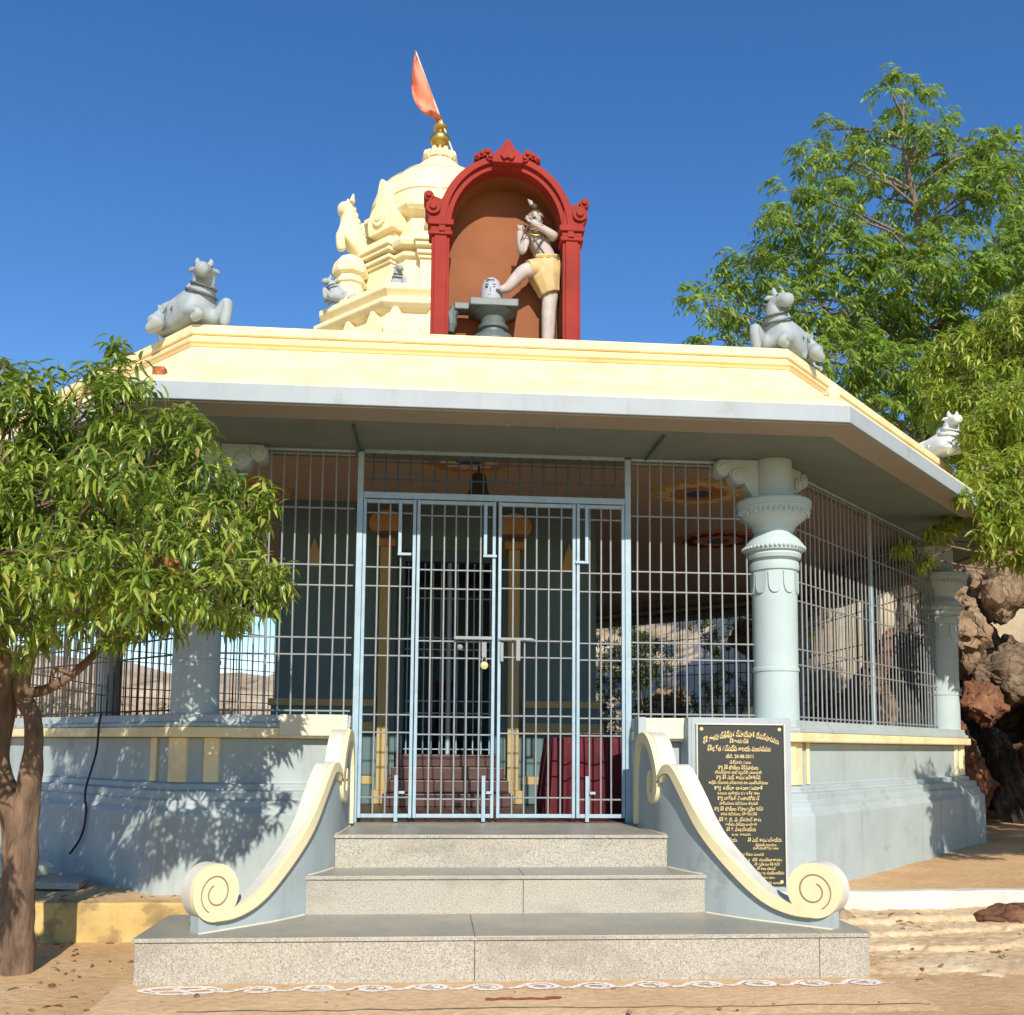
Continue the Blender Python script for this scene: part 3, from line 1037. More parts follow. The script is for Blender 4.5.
def balustrade(side, label):
    root = thing('stair_balustrade', label, 'balustrade', (.325 + side * 1.5, -1.5, .29), 'scrolled balustrades flanking the steps')
    f = lambda t: (lambda s_, z: (*plan(s_, t, side), z))
    rail = catmull([(.80, 1.285), (.86, 1.345), (.94, 1.37), (1.03, 1.335), (1.2, 1.155), (1.44, .88), (1.70, .645), (1.93, .475), (2.13, .408), (2.30, .403)], 6)
    C, r0 = (2.30, .555), .152
    sp = []
    for k in range(1, 30):
        a = -PI / 2 + k * 2 * PI * .92 / 29
        sp.append((C[0] + r0 * math.cos(a), C[1] + r0 * math.sin(a)))
    pth = rail + sp
    wd = [.04] * len(pth)
    loop = catmull([(.02, .86), (.02, 1.15), (.04, 1.40), (.12, 1.57), (.28, 1.63), (.46, 1.60), (.60, 1.50), (.70, 1.36), (.72, 1.22), (.66, 1.13), (.57, 1.13), (.52, 1.20), (.53, 1.28), (.585, 1.31)], 6)
    lw = [.034] * 12 + [.048] * 200
    lw = lw[:len(loop)]
    # wall panel under the rail
    top = [p for p in rail if p[0] > .8]
    poly = [(.0, .30), (.02, 1.3), (.10, 1.53), (.28, 1.61), (.46, 1.57), (.62, 1.42), (.70, 1.30), (.80, 1.28)] + top[1:] + [(2.42, .42), (2.42, .296)]
    mb = MB()
    # sliced along s so that the panel follows the curved plan
    def top_z(s_):
        for a, b in zip(poly[1:-1], poly[2:-1]):
            if a[0] <= s_ <= b[0] and b[0] > a[0]:
                return a[1] + (b[1] - a[1]) * (s_ - a[0]) / (b[0] - a[0])
        return .42
    ss = np.linspace(.02, 2.42, 70)
    rg = []
    for s_ in ss:
        z1 = top_z(s_)
        rg.append([f(0)(s_, .29), f(.13)(s_, .29), f(.13)(s_, z1), f(0)(s_, z1)])
    mb.rings(rg)
    mb.build('panel', 'wall', root, True, 0, 30)
    mb = MB().band(pth, wd, f(.018), f(.155))
    mb.band(loop, lw, f(.018), f(.155))
    mb.build('rail', 'scrollw', root, True, 0, 40)
    mb = MB().band(pth, [x * .98 for x in wd], f(-.035), f(.016))
    mb.band(loop, [x * .96 for x in lw], f(-.035), f(.016))
    mb.build('rail_edging', 'scrolly', root, True, 0, 40)
    gr = [(C[0] + (.135 - .08 * k / 45) * math.cos(-PI * .35 + k * 2 * PI * 1.35 / 45), C[1] + (.135 - .08 * k / 45) * math.sin(-PI * .35 + k * 2 * PI * 1.35 / 45)) for k in range(46)]
    lo = []
    for i, p in enumerate(rail):
        a, b = rail[max(i - 1, 0)], rail[min(i + 1, len(rail) - 1)]
        l = math.hypot(b[0] - a[0], b[1] - a[1])
        lo.append((p[0] - abs(b[1] - a[1]) / l * .04, p[1] - (b[0] - a[0]) / l * .04))
    mb = MB().path([f(-.034)(*p) for p in gr], .0055, 5)
    mb.path([f(-.030)(*p) for p in lo], .008, 5)
    mb.build('groove_line', 'groove', root)
    ring = [(C[0] + .13 * math.cos(k * PI / 14), C[1] + .13 * math.sin(k * PI / 14)) for k in range(28)]
    MB().prism(ring, f(-.033), f(.15)).build('scroll_eye', 'scrolly', root, True, 0, 40)
    # white mortar line where the panel meets the steps
    mb = MB()
    for pts in ([(.02, .838), (.86, .838)], [(.90, .579), (1.38, .579)], [(1.42, .296), (2.42, .296)]):
        q = [(pts[0][0] + (pts[1][0] - pts[0][0]) * k / 12, pts[0][1]) for k in range(13)]
        mb.rings([[f(-.007)(s_, z - .01), f(-.007)(s_, z + .002), f(-.001)(s_, z + .007), f(-.001)(s_, z - .01)] for s_, z in q])
    mb.build('mortar_fillet', 'pale', root)
balustrade(-1, 'left scrolled stair wall with grey white rail, beside the tree shadow')
balustrade(1, 'right scrolled stair wall with cream spiral in front of the black plaque')

# ------------------------------------------------------------------ plaque
plq = thing('inscription_plaque', 'black stone inscription plaque with gold lettering in a pale frame', 'plaque', (2.6, -.3, .3))
MB().box(2.062, 3.02, -.468, -.2, .2, 1.822).build('surround', 'fascia', plq, False, .008)
YP = -.472
PX0, PX1, PZ0, PZ1 = 2.143, 2.937, .315, 1.752
MB().box(PX0, PX1, YP - .02, YP, PZ0, PZ1).build('stone', 'plaque', plq, False, .004)
for nm in (((PX0 - .016, PX0 - .001), (PZ0, PZ1 + .016)), ((PX1 + .001, PX1 + .016), (PZ0, PZ1 + .016)), ((PX0, PX1), (PZ1 + .001, PZ1 + .016))):
    MB().box(*nm[0], YP - .035, YP + .003, *nm[1]).build('frame', 'white', plq, False, .006)
LINES = [
    ('శ్రీ కాళహస్తీశ్వర స్వామివారి దేవస్థానము', 2.59, 1.69, .072, .72, .07),
    ('శ్రీకాళహస్తి', 2.57, 1.625, .05, .18, 0),
    ('శ్రీభక్త కన్నప్ప ఆలయ మండపము', 2.57, 1.555, .066, .60, 0),
    ('తేది. 20-08-2011', 2.575, 1.485, .046, .26, 0),
    ('నిర్వాహకులు', 2.58, 1.43, .04, .20, 0),
    ('గౌ|| శ్రీ బొజ్జల శ్రీనివాసులు', 2.56, 1.38, .05, .38, 0),
    ('దేవస్థాన అభివృద్ధి మండలి', 2.56, 1.338, .036, .44, 0),
    ('గౌ|| శ్రీ ఎమ్. రామచంద్రారెడ్డి', 2.56, 1.29, .048, .42, 0),
    ('రాష్ట్ర దేవాదాయ ధర్మాదాయ శాఖ మంత్రివర్యులు', 2.56, 1.242, .038, .56, 0),
    ('గౌ|| గల్లా అరుణకుమారి', 2.56, 1.193, .046, .46, 0),
    ('గనులు మరియు భూగర్భ శాఖ', 2.56, 1.146, .036, .40, 0),
    ('గౌ|| డాక్టర్ చింతామోహన్', 2.56, 1.098, .046, .40, 0),
    ('పార్లమెంటు సభ్యులు తిరుపతి', 2.56, 1.052, .036, .36, 0),
    ('గౌ|| శ్రీ బొజ్జల గోపాలకృష్ణ రెడ్డి', 2.56, 1.0, .046, .46, 0),
    ('శాసన సభ్యులు, శ్రీకాళహస్తి', 2.56, .955, .036, .34, 0),
    ('శ్రీ కె. సి. వి. ప్రసాద్ గారు', 2.57, .902, .046, .40, 0),
    ('కార్య నిర్వహణాధికారి', 2.58, .858, .036, .30, 0),
    ('శ్రీ కె. వీరభద్రయ్య', 2.58, .812, .044, .28, 0),
    ('ఇ.ఇ. ఆలయ', 2.58, .768, .03, .18, 0),
    ('శ్రీ ఎమ్. రామచంద్రయ్య', 2.80, .715, .044, .32, 0),
    ('శ్రీ సాంబయ్య', 2.40, .715, .044, .28, 0),
    ('స్థపతి ఆలయం', 2.81, .672, .032, .2, 0),
    ('పర్యవేక్షకులు', 2.81, .642, .03, .24, 0),
    ('ధర్మకర్తల మండలి', 2.66, .585, .034, .26, 0),
    ('శ్రీ సుబ్బారావు', 2.82, .535, .034, .28, 0),
    ('శ్రీ కృష్ణమూర్తి రెడ్డి', 2.82, .495, .034, .24, 0),
    ('శ్రీ రాజు యాదవ్', 2.81, .455, .034, .18, 0),
    ('శ్రీ వెంకట సుబ్బయ్య', 2.83, .415, .034, .30, 0),
    ('శ్రీ నాగభూషణం', 2.80, .375, .03, .18, 0),
    ('శిల్పి గణపతి', 2.88, .325, .028, .14, 0),
]
allv, allf = [], []
dgx = bpy.context.evaluated_depsgraph_get()
for txt, cx, zc, size, width, arc in LINES:
    cu = bpy.data.curves.new('lettering_src', 'FONT')
    cu.body = txt
    cu.size = size
    cu.resolution_u = 2
    cu.offset = size * .012
    to = bpy.data.objects.new('lettering_src', cu)
    COL.objects.link(to)
    bpy.context.view_layer.update()
    dgx = bpy.context.evaluated_depsgraph_get()
    me = bpy.data.meshes.new_from_object(to.evaluated_get(dgx))
    if len(me.vertices):
        V = np.array([v.co[:] for v in me.vertices])
        x0, x1 = V[:, 0].min(), V[:, 0].max()
        sx = width / max(1e-6, x1 - x0)
        X = (V[:, 0] - (x0 + x1) / 2) * sx
        Z = V[:, 1] - size * .3 - arc * (X / .36) ** 2
        o = len(allv)
        allv += [(PX0 + .40 + (cx + a - 2.59) * .98, YP - .0225, PZ0 + (zc + b - .30) * .974) for a, b in zip(X, Z)]
        allf += [tuple(i + o for i in p.vertices) for p in me.polygons]
    bpy.data.meshes.remove(me)
    bpy.data.objects.remove(to)
    bpy.data.curves.remove(cu)
mb = MB()
mb.v, mb.f = allv, allf
mb.box(2.60, 2.606, YP - .0225, YP - .020, .37, .555)
for x in (PX0 + .035, PX1 - .035):
    for z in (PZ1 - .035, PZ0 + .035):
        mb.lathe([(.017, -.002), (.017, .002)], 6, (0, 0, 0))
        k = len(mb.v) - 12
        mb.v[k:] = [(x + a[0], YP - .0225 + a[2], z + a[1]) for a in mb.v[k:]]
mb.build('lettering', 'gold', plq)

# ------------------------------------------------------------------ arched niche on the roof
nic = thing('arched_niche', 'red painted arched niche with terracotta inside standing on the roof edge', 'niche', (.42, .25, 5.44))
NX, NY, NB = .400, .0, .36
def arch(hw, zs, zt, n=56, z0=5.45):
    """arch outline with upright sides, a little horseshoe-like"""
    pts = [(NX + hw, z0)]
    for k in range(n + 1):
        a = PI * k / n
        pts.append((NX + hw * math.cos(a), zs + (zt - zs) * math.sin(a)))
    pts.append((NX - hw, z0))
    return pts
inn, out = arch(.557, 6.60, 7.24), arch(.66, 6.62, 7.32)
mb = MB()
fy = lambda y: (lambda a, z: (a, y, z))
n = len(inn)
vs = [fy(NY + .04)(*p) for p in inn] + [fy(NY + .04)(*p) for p in out] + [fy(NB)(*p) for p in inn] + [fy(NB)(*p) for p in out]
fs = []
for k in range(n - 1):
    fs += [(k, k + 1, n + k + 1, n + k), (n + k, n + k + 1, 3 * n + k + 1, 3 * n + k), (k + 1, k, 2 * n + k, 2 * n + k + 1), (2 * n + k, 3 * n + k, 3 * n + k + 1, 2 * n + k + 1)]
mb.add(vs, fs)
mb.build('vault', 'niche', nic, True, 0, 40)
MB().prism(out, fy(NB + .001), fy(NB + .12)).build('back_wall', 'niche', nic, True, 0, 40)
MB().box(NX - .78, NX + .78, NY - .02, NB + .13, 4.97, 5.449).build('base', 'red', nic, False, .01)
for sgn in (-1, 1):
    mb = MB()
    x = NX + sgn * .645
    mb.box(x - .088, x + .088, NY - .05, NY + .12, 5.45, 6.50)
    mb.box(x - .062, x + .062, NY - .07, NY - .045, 5.45, 6.50)
    mb.box(x - .115, x + .115, NY - .085, NY + .12, 6.502, 6.545)
    mb.box(x - .10, x + .10, NY - .07, NY + .12, 6.546, 6.595)
    mb.box(x - .125, x + .125, NY - .095, NY + .12, 6.596, 6.655)
    p = mb.build('pillar', 'red', nic, False, .008)
    # scroll shoulder on the capital
    sx = NX + sgn * .70
    mb = MB()
    poly = [(sx - sgn * .15, 6.657), (sx + sgn * .05, 6.657), (sx + sgn * .10, 6.74), (sx + sgn * .09, 6.84), (sx + sgn * .02, 6.90), (sx - sgn * .06, 6.87), (sx - sgn * .12, 6.98)]
    mb.prism(poly, fy(NY - .07), fy(NY + .12))
    for cx_, cz_, r_ in ((sx + sgn * .02, 6.775, .075), (sx + sgn * .065, 6.885, .05)):
        ring = [(cx_ + r_ * math.cos(k * PI / 8), cz_ + r_ * math.sin(k * PI / 8)) for k in range(16)]
        mb.prism(ring, fy(NY - .10), fy(NY + .10))
        ring = [(cx_ + r_ * .5 * math.cos(k * PI / 8), cz_ + r_ * .5 * math.sin(k * PI / 8)) for k in range(16)]
        mb.prism(ring, fy(NY - .125), fy(NY + .05))
    mb.build('scroll', 'red', p, False, .006)
def arcband(r0, r1, y0, y1, name='arch_band'):
    pts = []
    n = 40
    mb = MB()
    rg = []
    for k in range(n + 1):
        a = R(-6) + (PI + R(12)) * k / n
        c, s_ = math.cos(a), math.sin(a)
        rg.append([(NX + (.557 + r0) * c, y0, 6.60 + (.64 + r0) * s_), (NX + (.557 + r1) * c, y0, 6.60 + (.64 + r1) * s_), (NX + (.557 + r1) * c, y1, 6.60 + (.64 + r1) * s_), (NX + (.557 + r0) * c, y1, 6.60 + (.64 + r0) * s_)])
    mb.rings(rg)
    return mb.build(name, 'red', nic, True, 0, 40)
arcband(-.008, .045, NY - .045, NY + .10)
arcband(.046, .105, NY - .085, NY + .11)
arcband(.106, .125, NY - .05, NY + .10)
mb = MB()
spade = catmull([(NX - .15, 7.25), (NX - .14, 7.335), (NX - .07, 7.40), (NX, 7.495), (NX + .07, 7.40), (NX + .14, 7.335), (NX + .15, 7.25)], 6)
mb.prism(spade, fy(NY - .12), fy(NY + .08))
heart = catmull([(NX - .07, 7.31), (NX - .04, 7.36), (NX, 7.43), (NX + .04, 7.36), (NX + .07, 7.31), (NX + .04, 7.27), (NX, 7.285), (NX - .04, 7.27), (NX - .07, 7.31)], 4)[:-1]
mb.prism(heart, fy(NY - .15), fy(NY - .10))
for sgn in (-1, 1):
    for cx_, cz_, r_ in ((.20, 7.355, .042), (.255, 7.335, .034), (.30, 7.305, .03), (.17, 7.31, .04)):
        ring = [(NX + sgn * cx_ + r_ * math.cos(k * PI / 8), cz_ + r_ * math.sin(k * PI / 8)) for k in range(16)]
        mb.prism(ring, fy(NY - .11), fy(NY + .08))
        ring = [(NX + sgn * cx_ + r_ * .5 * math.cos(k * PI / 8), cz_ + r_ * .5 * math.sin(k * PI / 8)) for k in range(16)]
        mb.prism(ring, fy(NY - .13), fy(NY))
mb.build('crest', 'red', nic, False, .006)

# the lingam on its pedestal
lin = thing('lingam_statue', 'grey lingam with a painted face on a round dark pedestal inside the niche', 'statue', (.29, .25, 5.45))
MB().lathe([(.235, 5.451), (.24, 5.53), (.21, 5.57), (.19, 5.60), (.13, 5.63), (.125, 5.66), (.15, 5.67), (.155, 5.70), (.12, 5.73), (.13, 5.78), (.22, 5.84)], 28, (.29, .25, 0)).build('pedestal', 'darkstone', lin, True, 0, 35)
mb = MB().box(.05, .53, .05, .45, 5.845, 5.925)
mb.prism([(-.10, 5.85), (.049, 5.85), (.049, 5.92), (-.10, 5.92)], fy(.17), fy(.33))
mb.path([(-.09, .25, 5.88), (-.13, .23, 5.80), (-.12, .22, 5.70), (-.13, .22, 5.62)], [.055, .06, .05, .03], 10)
mb.build('water_plate', 'darkstone', lin, False, .01)
mb = MB().lathe([(.11, 5.926), (.108, 6.05), (.10, 6.12), (.08, 6.175), (.045, 6.205), (.005, 6.215)], 24, (.27, .25, 0))
mb.build('lingam', 'lingam', lin, True, 0, 50)
mb = MB()
for dx in (-.035, .035):
    mb.sphere((.255 + dx, .155, 6.08), (.018, .012, .009), 8, 5)
    mb.box(.237 + dx, .273 + dx, .145, .155, 6.105, 6.112)
mb.box(.25, .262, .140, .152, 6.03, 6.075)
mb.box(.235, .277, .142, .15, 5.995, 6.003)
for z in (6.145, 6.16):
    mb.box(.215, .295, .158, .178, z, z + .006)
mb.build('painted_face', 'darksteel', lin)
for ch in lin.children:
    ch.location.y -= .05

# the devotee statue: one foot raised to the lingam, arrow at his eye
hun = thing('devotee_statue', 'painted statue of a man in a yellow loincloth raising one foot to the lingam', 'statue', (.86, .3, 5.45))
V = [(.90, .30, 6.36), (.86, .29, 6.50), (.80, .27, 6.64), (.775, .26, 6.74), (.765, .25, 6.82), (.755, .235, 6.90), (.752, .232, 6.95),   # 0-6 pelvis..head top
     (.955, .31, 6.30), (.905, .29, 5.98), (.90, .31, 5.60), (.895, .29, 5.49), (.855, .21, 5.475),                                       # 7-11 standing leg
     (.85, .26, 6.33), (.635, .16, 6.27), (.48, .20, 6.09), (.43, .20, 6.075), (.385, .20, 6.075),                                         # 12-16 raised leg
     (.67, .24, 6.735), (.615, .17, 6.475), (.585, .10, 6.66), (.60, .09, 6.71),                                                         # 17-20 his right arm
     (.885, .24, 6.735), (.955, .14, 6.68), (.76, .09, 6.78), (.70, .085, 6.82)]                                                        # 21-24 left arm
Rr = [.12, .112, .135, .11, .06, .075, .06, .10, .082, .070, .05, .036, .098, .076, .056, .044, .030, .06, .046, .036, .034, .062, .046, .036, .036]
Ed = [(0, 1), (1, 2), (2, 3), (3, 4), (4, 5), (5, 6), (0, 7), (7, 8), (8, 9), (9, 10), (10, 11), (0, 12), (12, 13), (13, 14), (14, 15), (15, 16), (3, 17), (17, 18), (18, 19), (19, 20), (3, 21), (21, 22), (22, 23), (23, 24)]
dz_ = [0, -.01, -.04, -.06, -.07, -.08, -.08] + [0] * 10 + [-.06, -.03, -.06, -.07, -.06, -.06, -.08, -.08]
V = [(a, b, c + d) for (a, b, c), d in zip(V, dz_)]
mb = skin_mesh(V, Ed, Rr, 0, 2)
HB = len(mb.v)
mb.sphere((.75, .21, 6.90), (.066, .075, .088), 16, 12)
mb.path([(.742, .138, 6.92), (.738, .118, 6.885), (.742, .135, 6.875)], [.009, .016, .008], 8)     # nose
for sgn in (-1, 1):
    mb.sphere((.752 + sgn * .066, .225, 6.90), (.012, .018, .028), 8, 6)
    mb.sphere((.745 + sgn * .027, .145, 6.915), (.014, .010, .009), 8, 6)
mb.sphere((.744, .138, 6.845), (.022, .012, .008), 8, 5)
def fingers(bx, by, bz, dx, dz, n=4):
    for k in range(n):
        ox = (k - 1.5) * .014
        mb.path([(bx + ox * dz, by - .01, bz + ox * dx), (bx + ox * dz + dx * .03, by - .025, bz + dz * .03 + ox * dx), (bx + ox * dz + dx * (.042 + .004 * (k % 2)), by - .005, bz + dz * .045)], [.010, .009, .006], 6)
    mb.path([(bx - dx * .01, by, bz - dz * .01), (bx + dz * .03, by - .03, bz + .01), (bx + dz * .02 + dx * .02, by - .04, bz + .02)], [.011, .010, .007], 6)
fingers(.60, .09, 6.72, -.3, 1)
fingers(.69, .085, 6.825, -1, .25)
for k in range(4):
    mb.sphere((.385 + .0, .165 + k * .02, 6.07), (.022, .009, .012), 6, 4)
    mb.sphere((.835 + k * .018, .185, 5.468), (.009, .02, .012), 6, 4)
mb.v[HB:] = [(x, y, z - .08 if z > 6.5 else z) for x, y, z in mb.v[HB:]]
for i_ in range(0):
    pass
hun_parts = [mb.build('body', 'skin', hun, True, 0, 80)]
mb = MB().lathe([(.070, -.02), (.080, .02), (.074, .06), (.05, .09), (.01, .105)], 18, (.757, .235, 6.90))
mb.lathe([(.02, 0), (.036, .02), (.036, .05), (.014, .07)], 12, (.745, .23, 7.0))
mb.v = [(x, y, z - .07) for x, y, z in mb.v]
mb.build('hair', 'hair', hun, True, 0, 60)
mb = MB()
mb.path([(.725, .125, 6.862), (.744, .122, 6.866), (.764, .125, 6.862)], [.003, .008, .003], 6)
for sgn in (-1, 1):
    mb.path([(.745 + sgn * .012, .135, 6.938), (.745 + sgn * .03, .135, 6.944), (.745 + sgn * .045, .15, 6.936)], [.003, .005, .003], 5)
    mb.sphere((.745 + sgn * .027, .136, 6.915), .005, 6, 4)
mb.v = [(x, y, z - .07) for x, y, z in mb.v]
mb.build('moustache_and_brows', 'hair', hun)
MB().lathe([(.079, -.012), (.085, 0), (.079, .012)], 18, (.755, .226, 6.86)).build('headband', 'cloth', hun, True)
MB().path([(.735, .23, 6.96), (.71, .225, 7.01), (.68, .22, 7.04)], [.010, .024, .005], 8).build('feather', 'skin', hun, True)
# loincloth: hip wrap that drapes over the raised thigh and down the standing thigh
rg = []
for z, cx_, cy_, rx_, ry_ in ((6.46, .875, .29, .125, .12), (6.42, .885, .29, .14, .13), (6.36, .875, .275, .175, .145), (6.29, .86, .265, .205, .155), (6.20, .875, .27, .175, .145), (6.10, .90, .28, .135, .13), (6.03, .915, .285, .115, .115)):
    rx_, ry_ = rx_ * .88, ry_ * .95
    z = 6.46 - (6.46 - z) * .88
    rg.append([(cx_ + (rx_ + .012 * math.sin(7 * k * 2 * PI / 40)) * math.cos(2 * PI * k / 40), cy_ + (ry_ + .006 * math.sin(9 * k * 2 * PI / 40)) * math.sin(2 * PI * k / 40), z + .03 * math.cos(2 * PI * k / 40) * (z < 6.25)) for k in range(40)])
mb = MB().rings(rg)
mb.path([(.86, .26, 6.345), (.76, .21, 6.32), (.68, .18, 6.295)], [.108, .092, .08], 16)
mb.build('loincloth', 'cloth', hun, True, 0, 50)
mb = MB().path([(.99, .22, 6.46), (.88, .165, 6.43), (.76, .20, 6.44)], [.02, .026, .02], 8)
mb.path([(.985, .22, 6.45), (1.02, .2, 6.34), (1.0, .2, 6.25)], [.02, .03, .012], 8)
mb.build('sash', 'cloth', hun, True)
mb = MB()
mb.path([(.69, .145, 6.74), (.77, .135, 6.60), (.86, .175, 6.50)], .008, 6)
mb.path([(.87, .145, 6.73), (.80, .14, 6.62), (.73, .165, 6.48)], .008, 6)
mb.v = [(x, y, z - .07) for x, y, z in mb.v]
mb.build('bead_string', 'hair', hun)
mb = MB()
for c_, r_ in (((.645, .205, 6.60), .052), ((.592, .12, 6.60), .04), ((.93, .18, 6.64), .054), ((.80, .10, 6.69), .042)):
    mb.sphere(c_, (r_, r_, .014), 12, 4)
for k in range(3):
    mb.path([(.755 + (.075 + .022 * k) * math.cos(a), .235 - (.07 + .02 * k) * max(-.2, math.sin(a)), 6.745 - .05 * k * max(0, math.sin(a)) - .03 * math.sin(a)) for a in [j * PI / 8 for j in range(9)]], .008, 5)
mb.build('ornament', 'brass', hun, True)
MB().tube((.60, .075, 6.53), (.725, .11, 6.83), .006, 6).build('arrow', 'hair', hun)
mb = MB().path([(1.0, .36, 5.452), (1.01, .36, 5.9), (.985, .37, 6.2)], [.035, .025, .015], 8)
mb.build('support_stump', 'niche', hun, True)
for ch in hun.children:
    ch.location.y -= .09
    ch.location.x -= .055
    ch.location.z -= .015


# ------------------------------------------------------------------ tower
tow = thing('temple_tower', 'cream tiered temple tower with ribbed dome rising behind the niche', 'tower', (-.27, 5, 4.98))
TX, TY = -.27, 5.0
def oct_t(mb, prof, k=1.0, rot=PI / 8, n=8, c=(TX, TY)):
    return mb.lathe([(r_ * k / math.cos(PI / n), z) for r_, z in prof], n, (c[0], c[1], 0), rot)
mb = oct_t(MB(), [(1.72, 4.981), (1.72, 6.93), (1.66, 6.94), (1.62, 7.02), (1.60, 7.28), (1.68, 7.31), (1.74, 7.36), (1.74, 7.42), (1.62, 7.44), (1.59, 7.50), (1.63, 7.54), (1.67, 7.58), (1.67, 7.655), (1.58, 7.67)])
for a in range(8):       # leaf shaped relief standing on the lowest band
    th = R(-90 + 45 * a)
    d = Vector((math.cos(th), math.sin(th)))
    n_ = Vector((-d.y, d.x))
    for u0 in (-.55, -.05, .45):
        pet = [(-.16, 6.96), (.16, 6.96), (.17, 7.08), (.10, 7.2), (.04, 7.30), (0, 7.38), (-.04, 7.30), (-.10, 7.2), (-.17, 7.08)]
        mb.prism(pet, lambda u, z: (TX + d.x * 1.5 + n_.x * (u + u0), TY + d.y * 1.5 + n_.y * (u + u0), z), lambda u, z: (TX + d.x * 1.69 + n_.x * (u + u0), TY + d.y * 1.69 + n_.y * (u + u0), z))
base = mb.build('base_tier', 'towerc', tow, False, .012)
mb = oct_t(MB(), [(1.10, 7.671), (1.10, 8.28), (1.16, 8.30), (1.17, 8.35), (1.10, 8.37), (1.10, 8.41), (1.24, 8.42), (1.27, 8.48), (1.15, 8.58), (1.0, 8.66), (.96, 8.69)])
for a in range(8):       # projecting bays on each face and angle, with broken cornices
    th = R(-90 + 45 * a)
    d = Vector((math.cos(th), math.sin(th)))
    n_ = Vector((-d.y, d.x))
    wv = .27 if a % 2 else .25
    for z0, z1, e in ((7.672, 8.24, 1.205), (8.241, 8.29, 1.24), (8.291, 8.34, 1.28), (8.39, 8.45, 1.31), (8.451, 8.52, 1.35), (8.521, 8.60, 1.28), (8.601, 8.67, 1.16), (8.671, 8.80, 1.05)):
        ww = wv + (e - 1.205) * .6
        q = [d * e + n_ * ww, d * e - n_ * ww, d * .9 - n_ * ww, d * .9 + n_ * ww]
        mb.rings([[(TX + v.x, TY + v.y, z) for v in q] for z in (z0, z1)])
mb.build('body_tier', 'towerc', tow, False, .008)
mb = oct_t(MB(), [(.96, 8.691), (.96, 8.83), (.92, 8.85), (.92, 9.02), (1.04, 9.05), (1.09, 9.10), (1.09, 9.16), (1.0, 9.22)])
mb.build('neck_tier', 'towerc', tow, False, .01)
# ribbed dome
rg = []
for r_, z in ((.98, 9.221), (1.0, 9.30), (.97, 9.40), (.99, 9.41), (.97, 9.50), (.93, 9.62), (.87, 9.74), (.79, 9.84), (.80, 9.85), (.72, 9.92), (.60, 9.99), (.47, 10.06), (.48, 10.08), (.40, 10.15), (.34, 10.24), (.25, 10.34), (.16, 10.41)):
    rg.append([(TX + r_ * (1 + .06 * abs(math.cos(4 * (k * 2 * PI / 64 + PI / 8)))) * math.cos(2 * PI * k / 64), TY + r_ * (1 + .06 * abs(math.cos(4 * (k * 2 * PI / 64 + PI / 8)))) * math.sin(2 * PI * k / 64), z) for k in range(64)])
dome = MB().rings(rg).build('dome', 'towerc', tow, True, 0, 35)
for a in range(8):       # horseshoe gable on each side of the dome, scroll relief
    th = R(-90 + 45 * a)
    d = Vector((math.cos(th), math.sin(th)))
    n_ = Vector((-d.y, d.x))
    sc = 1.12 if a % 2 else .8
    out2 = catmull([(-.22, 8.86), (-.25, 9.02), (-.19, 9.18), (-.10, 9.27), (-.07, 9.42), (-.03, 9.56), (.03, 9.56), (.07, 9.42), (.10, 9.27), (.19, 9.18), (.25, 9.02), (.22, 8.86)], 4)
    g = lambda e: (lambda u, z: (TX + d.x * e + n_.x * u * sc, TY + d.y * e + n_.y * u * sc, 8.80 + (z - 8.86) * sc * .98))
    mb = MB().prism(out2, g(.92), g(1.17))
    for r_, e in ((.12, 1.21), (.06, 1.23)):
        ring = [(r_ * math.cos(k * PI / 8), 9.05 + r_ * math.sin(k * PI / 8)) for k in range(16)]
        mb.prism(ring, g(1.1), g(e))
    mb.build('dome_gable', 'towerc', tow, False, .012)
mb = MB()
for k in range(16):
    a = 2 * PI * k / 16
    mb.sphere((TX + .22 * math.cos(a), TY + .22 * math.sin(a), 10.43 + .03 * (k % 2)), (.05, .05, .08), 8, 6)
mb.lathe([(.25, 10.38), (.27, 10.44), (.20, 10.50), (.14, 10.53)], 24, (TX, TY, 0))
mb.build('lotus_ring', 'towerc', tow, True)
MB().lathe([(.12, 10.53), (.13, 10.56), (.085, 10.60), (.075, 10.64), (.14, 10.69), (.165, 10.75), (.14, 10.81), (.07, 10.85), (.06, 10.89), (.10, 10.92), (.11, 10.96), (.05, 11.0), (.06, 11.03), (.035, 11.08), (.005, 11.13)], 28, (TX, TY, 0)).build('finial', 'brass', tow, True, 0, 60)
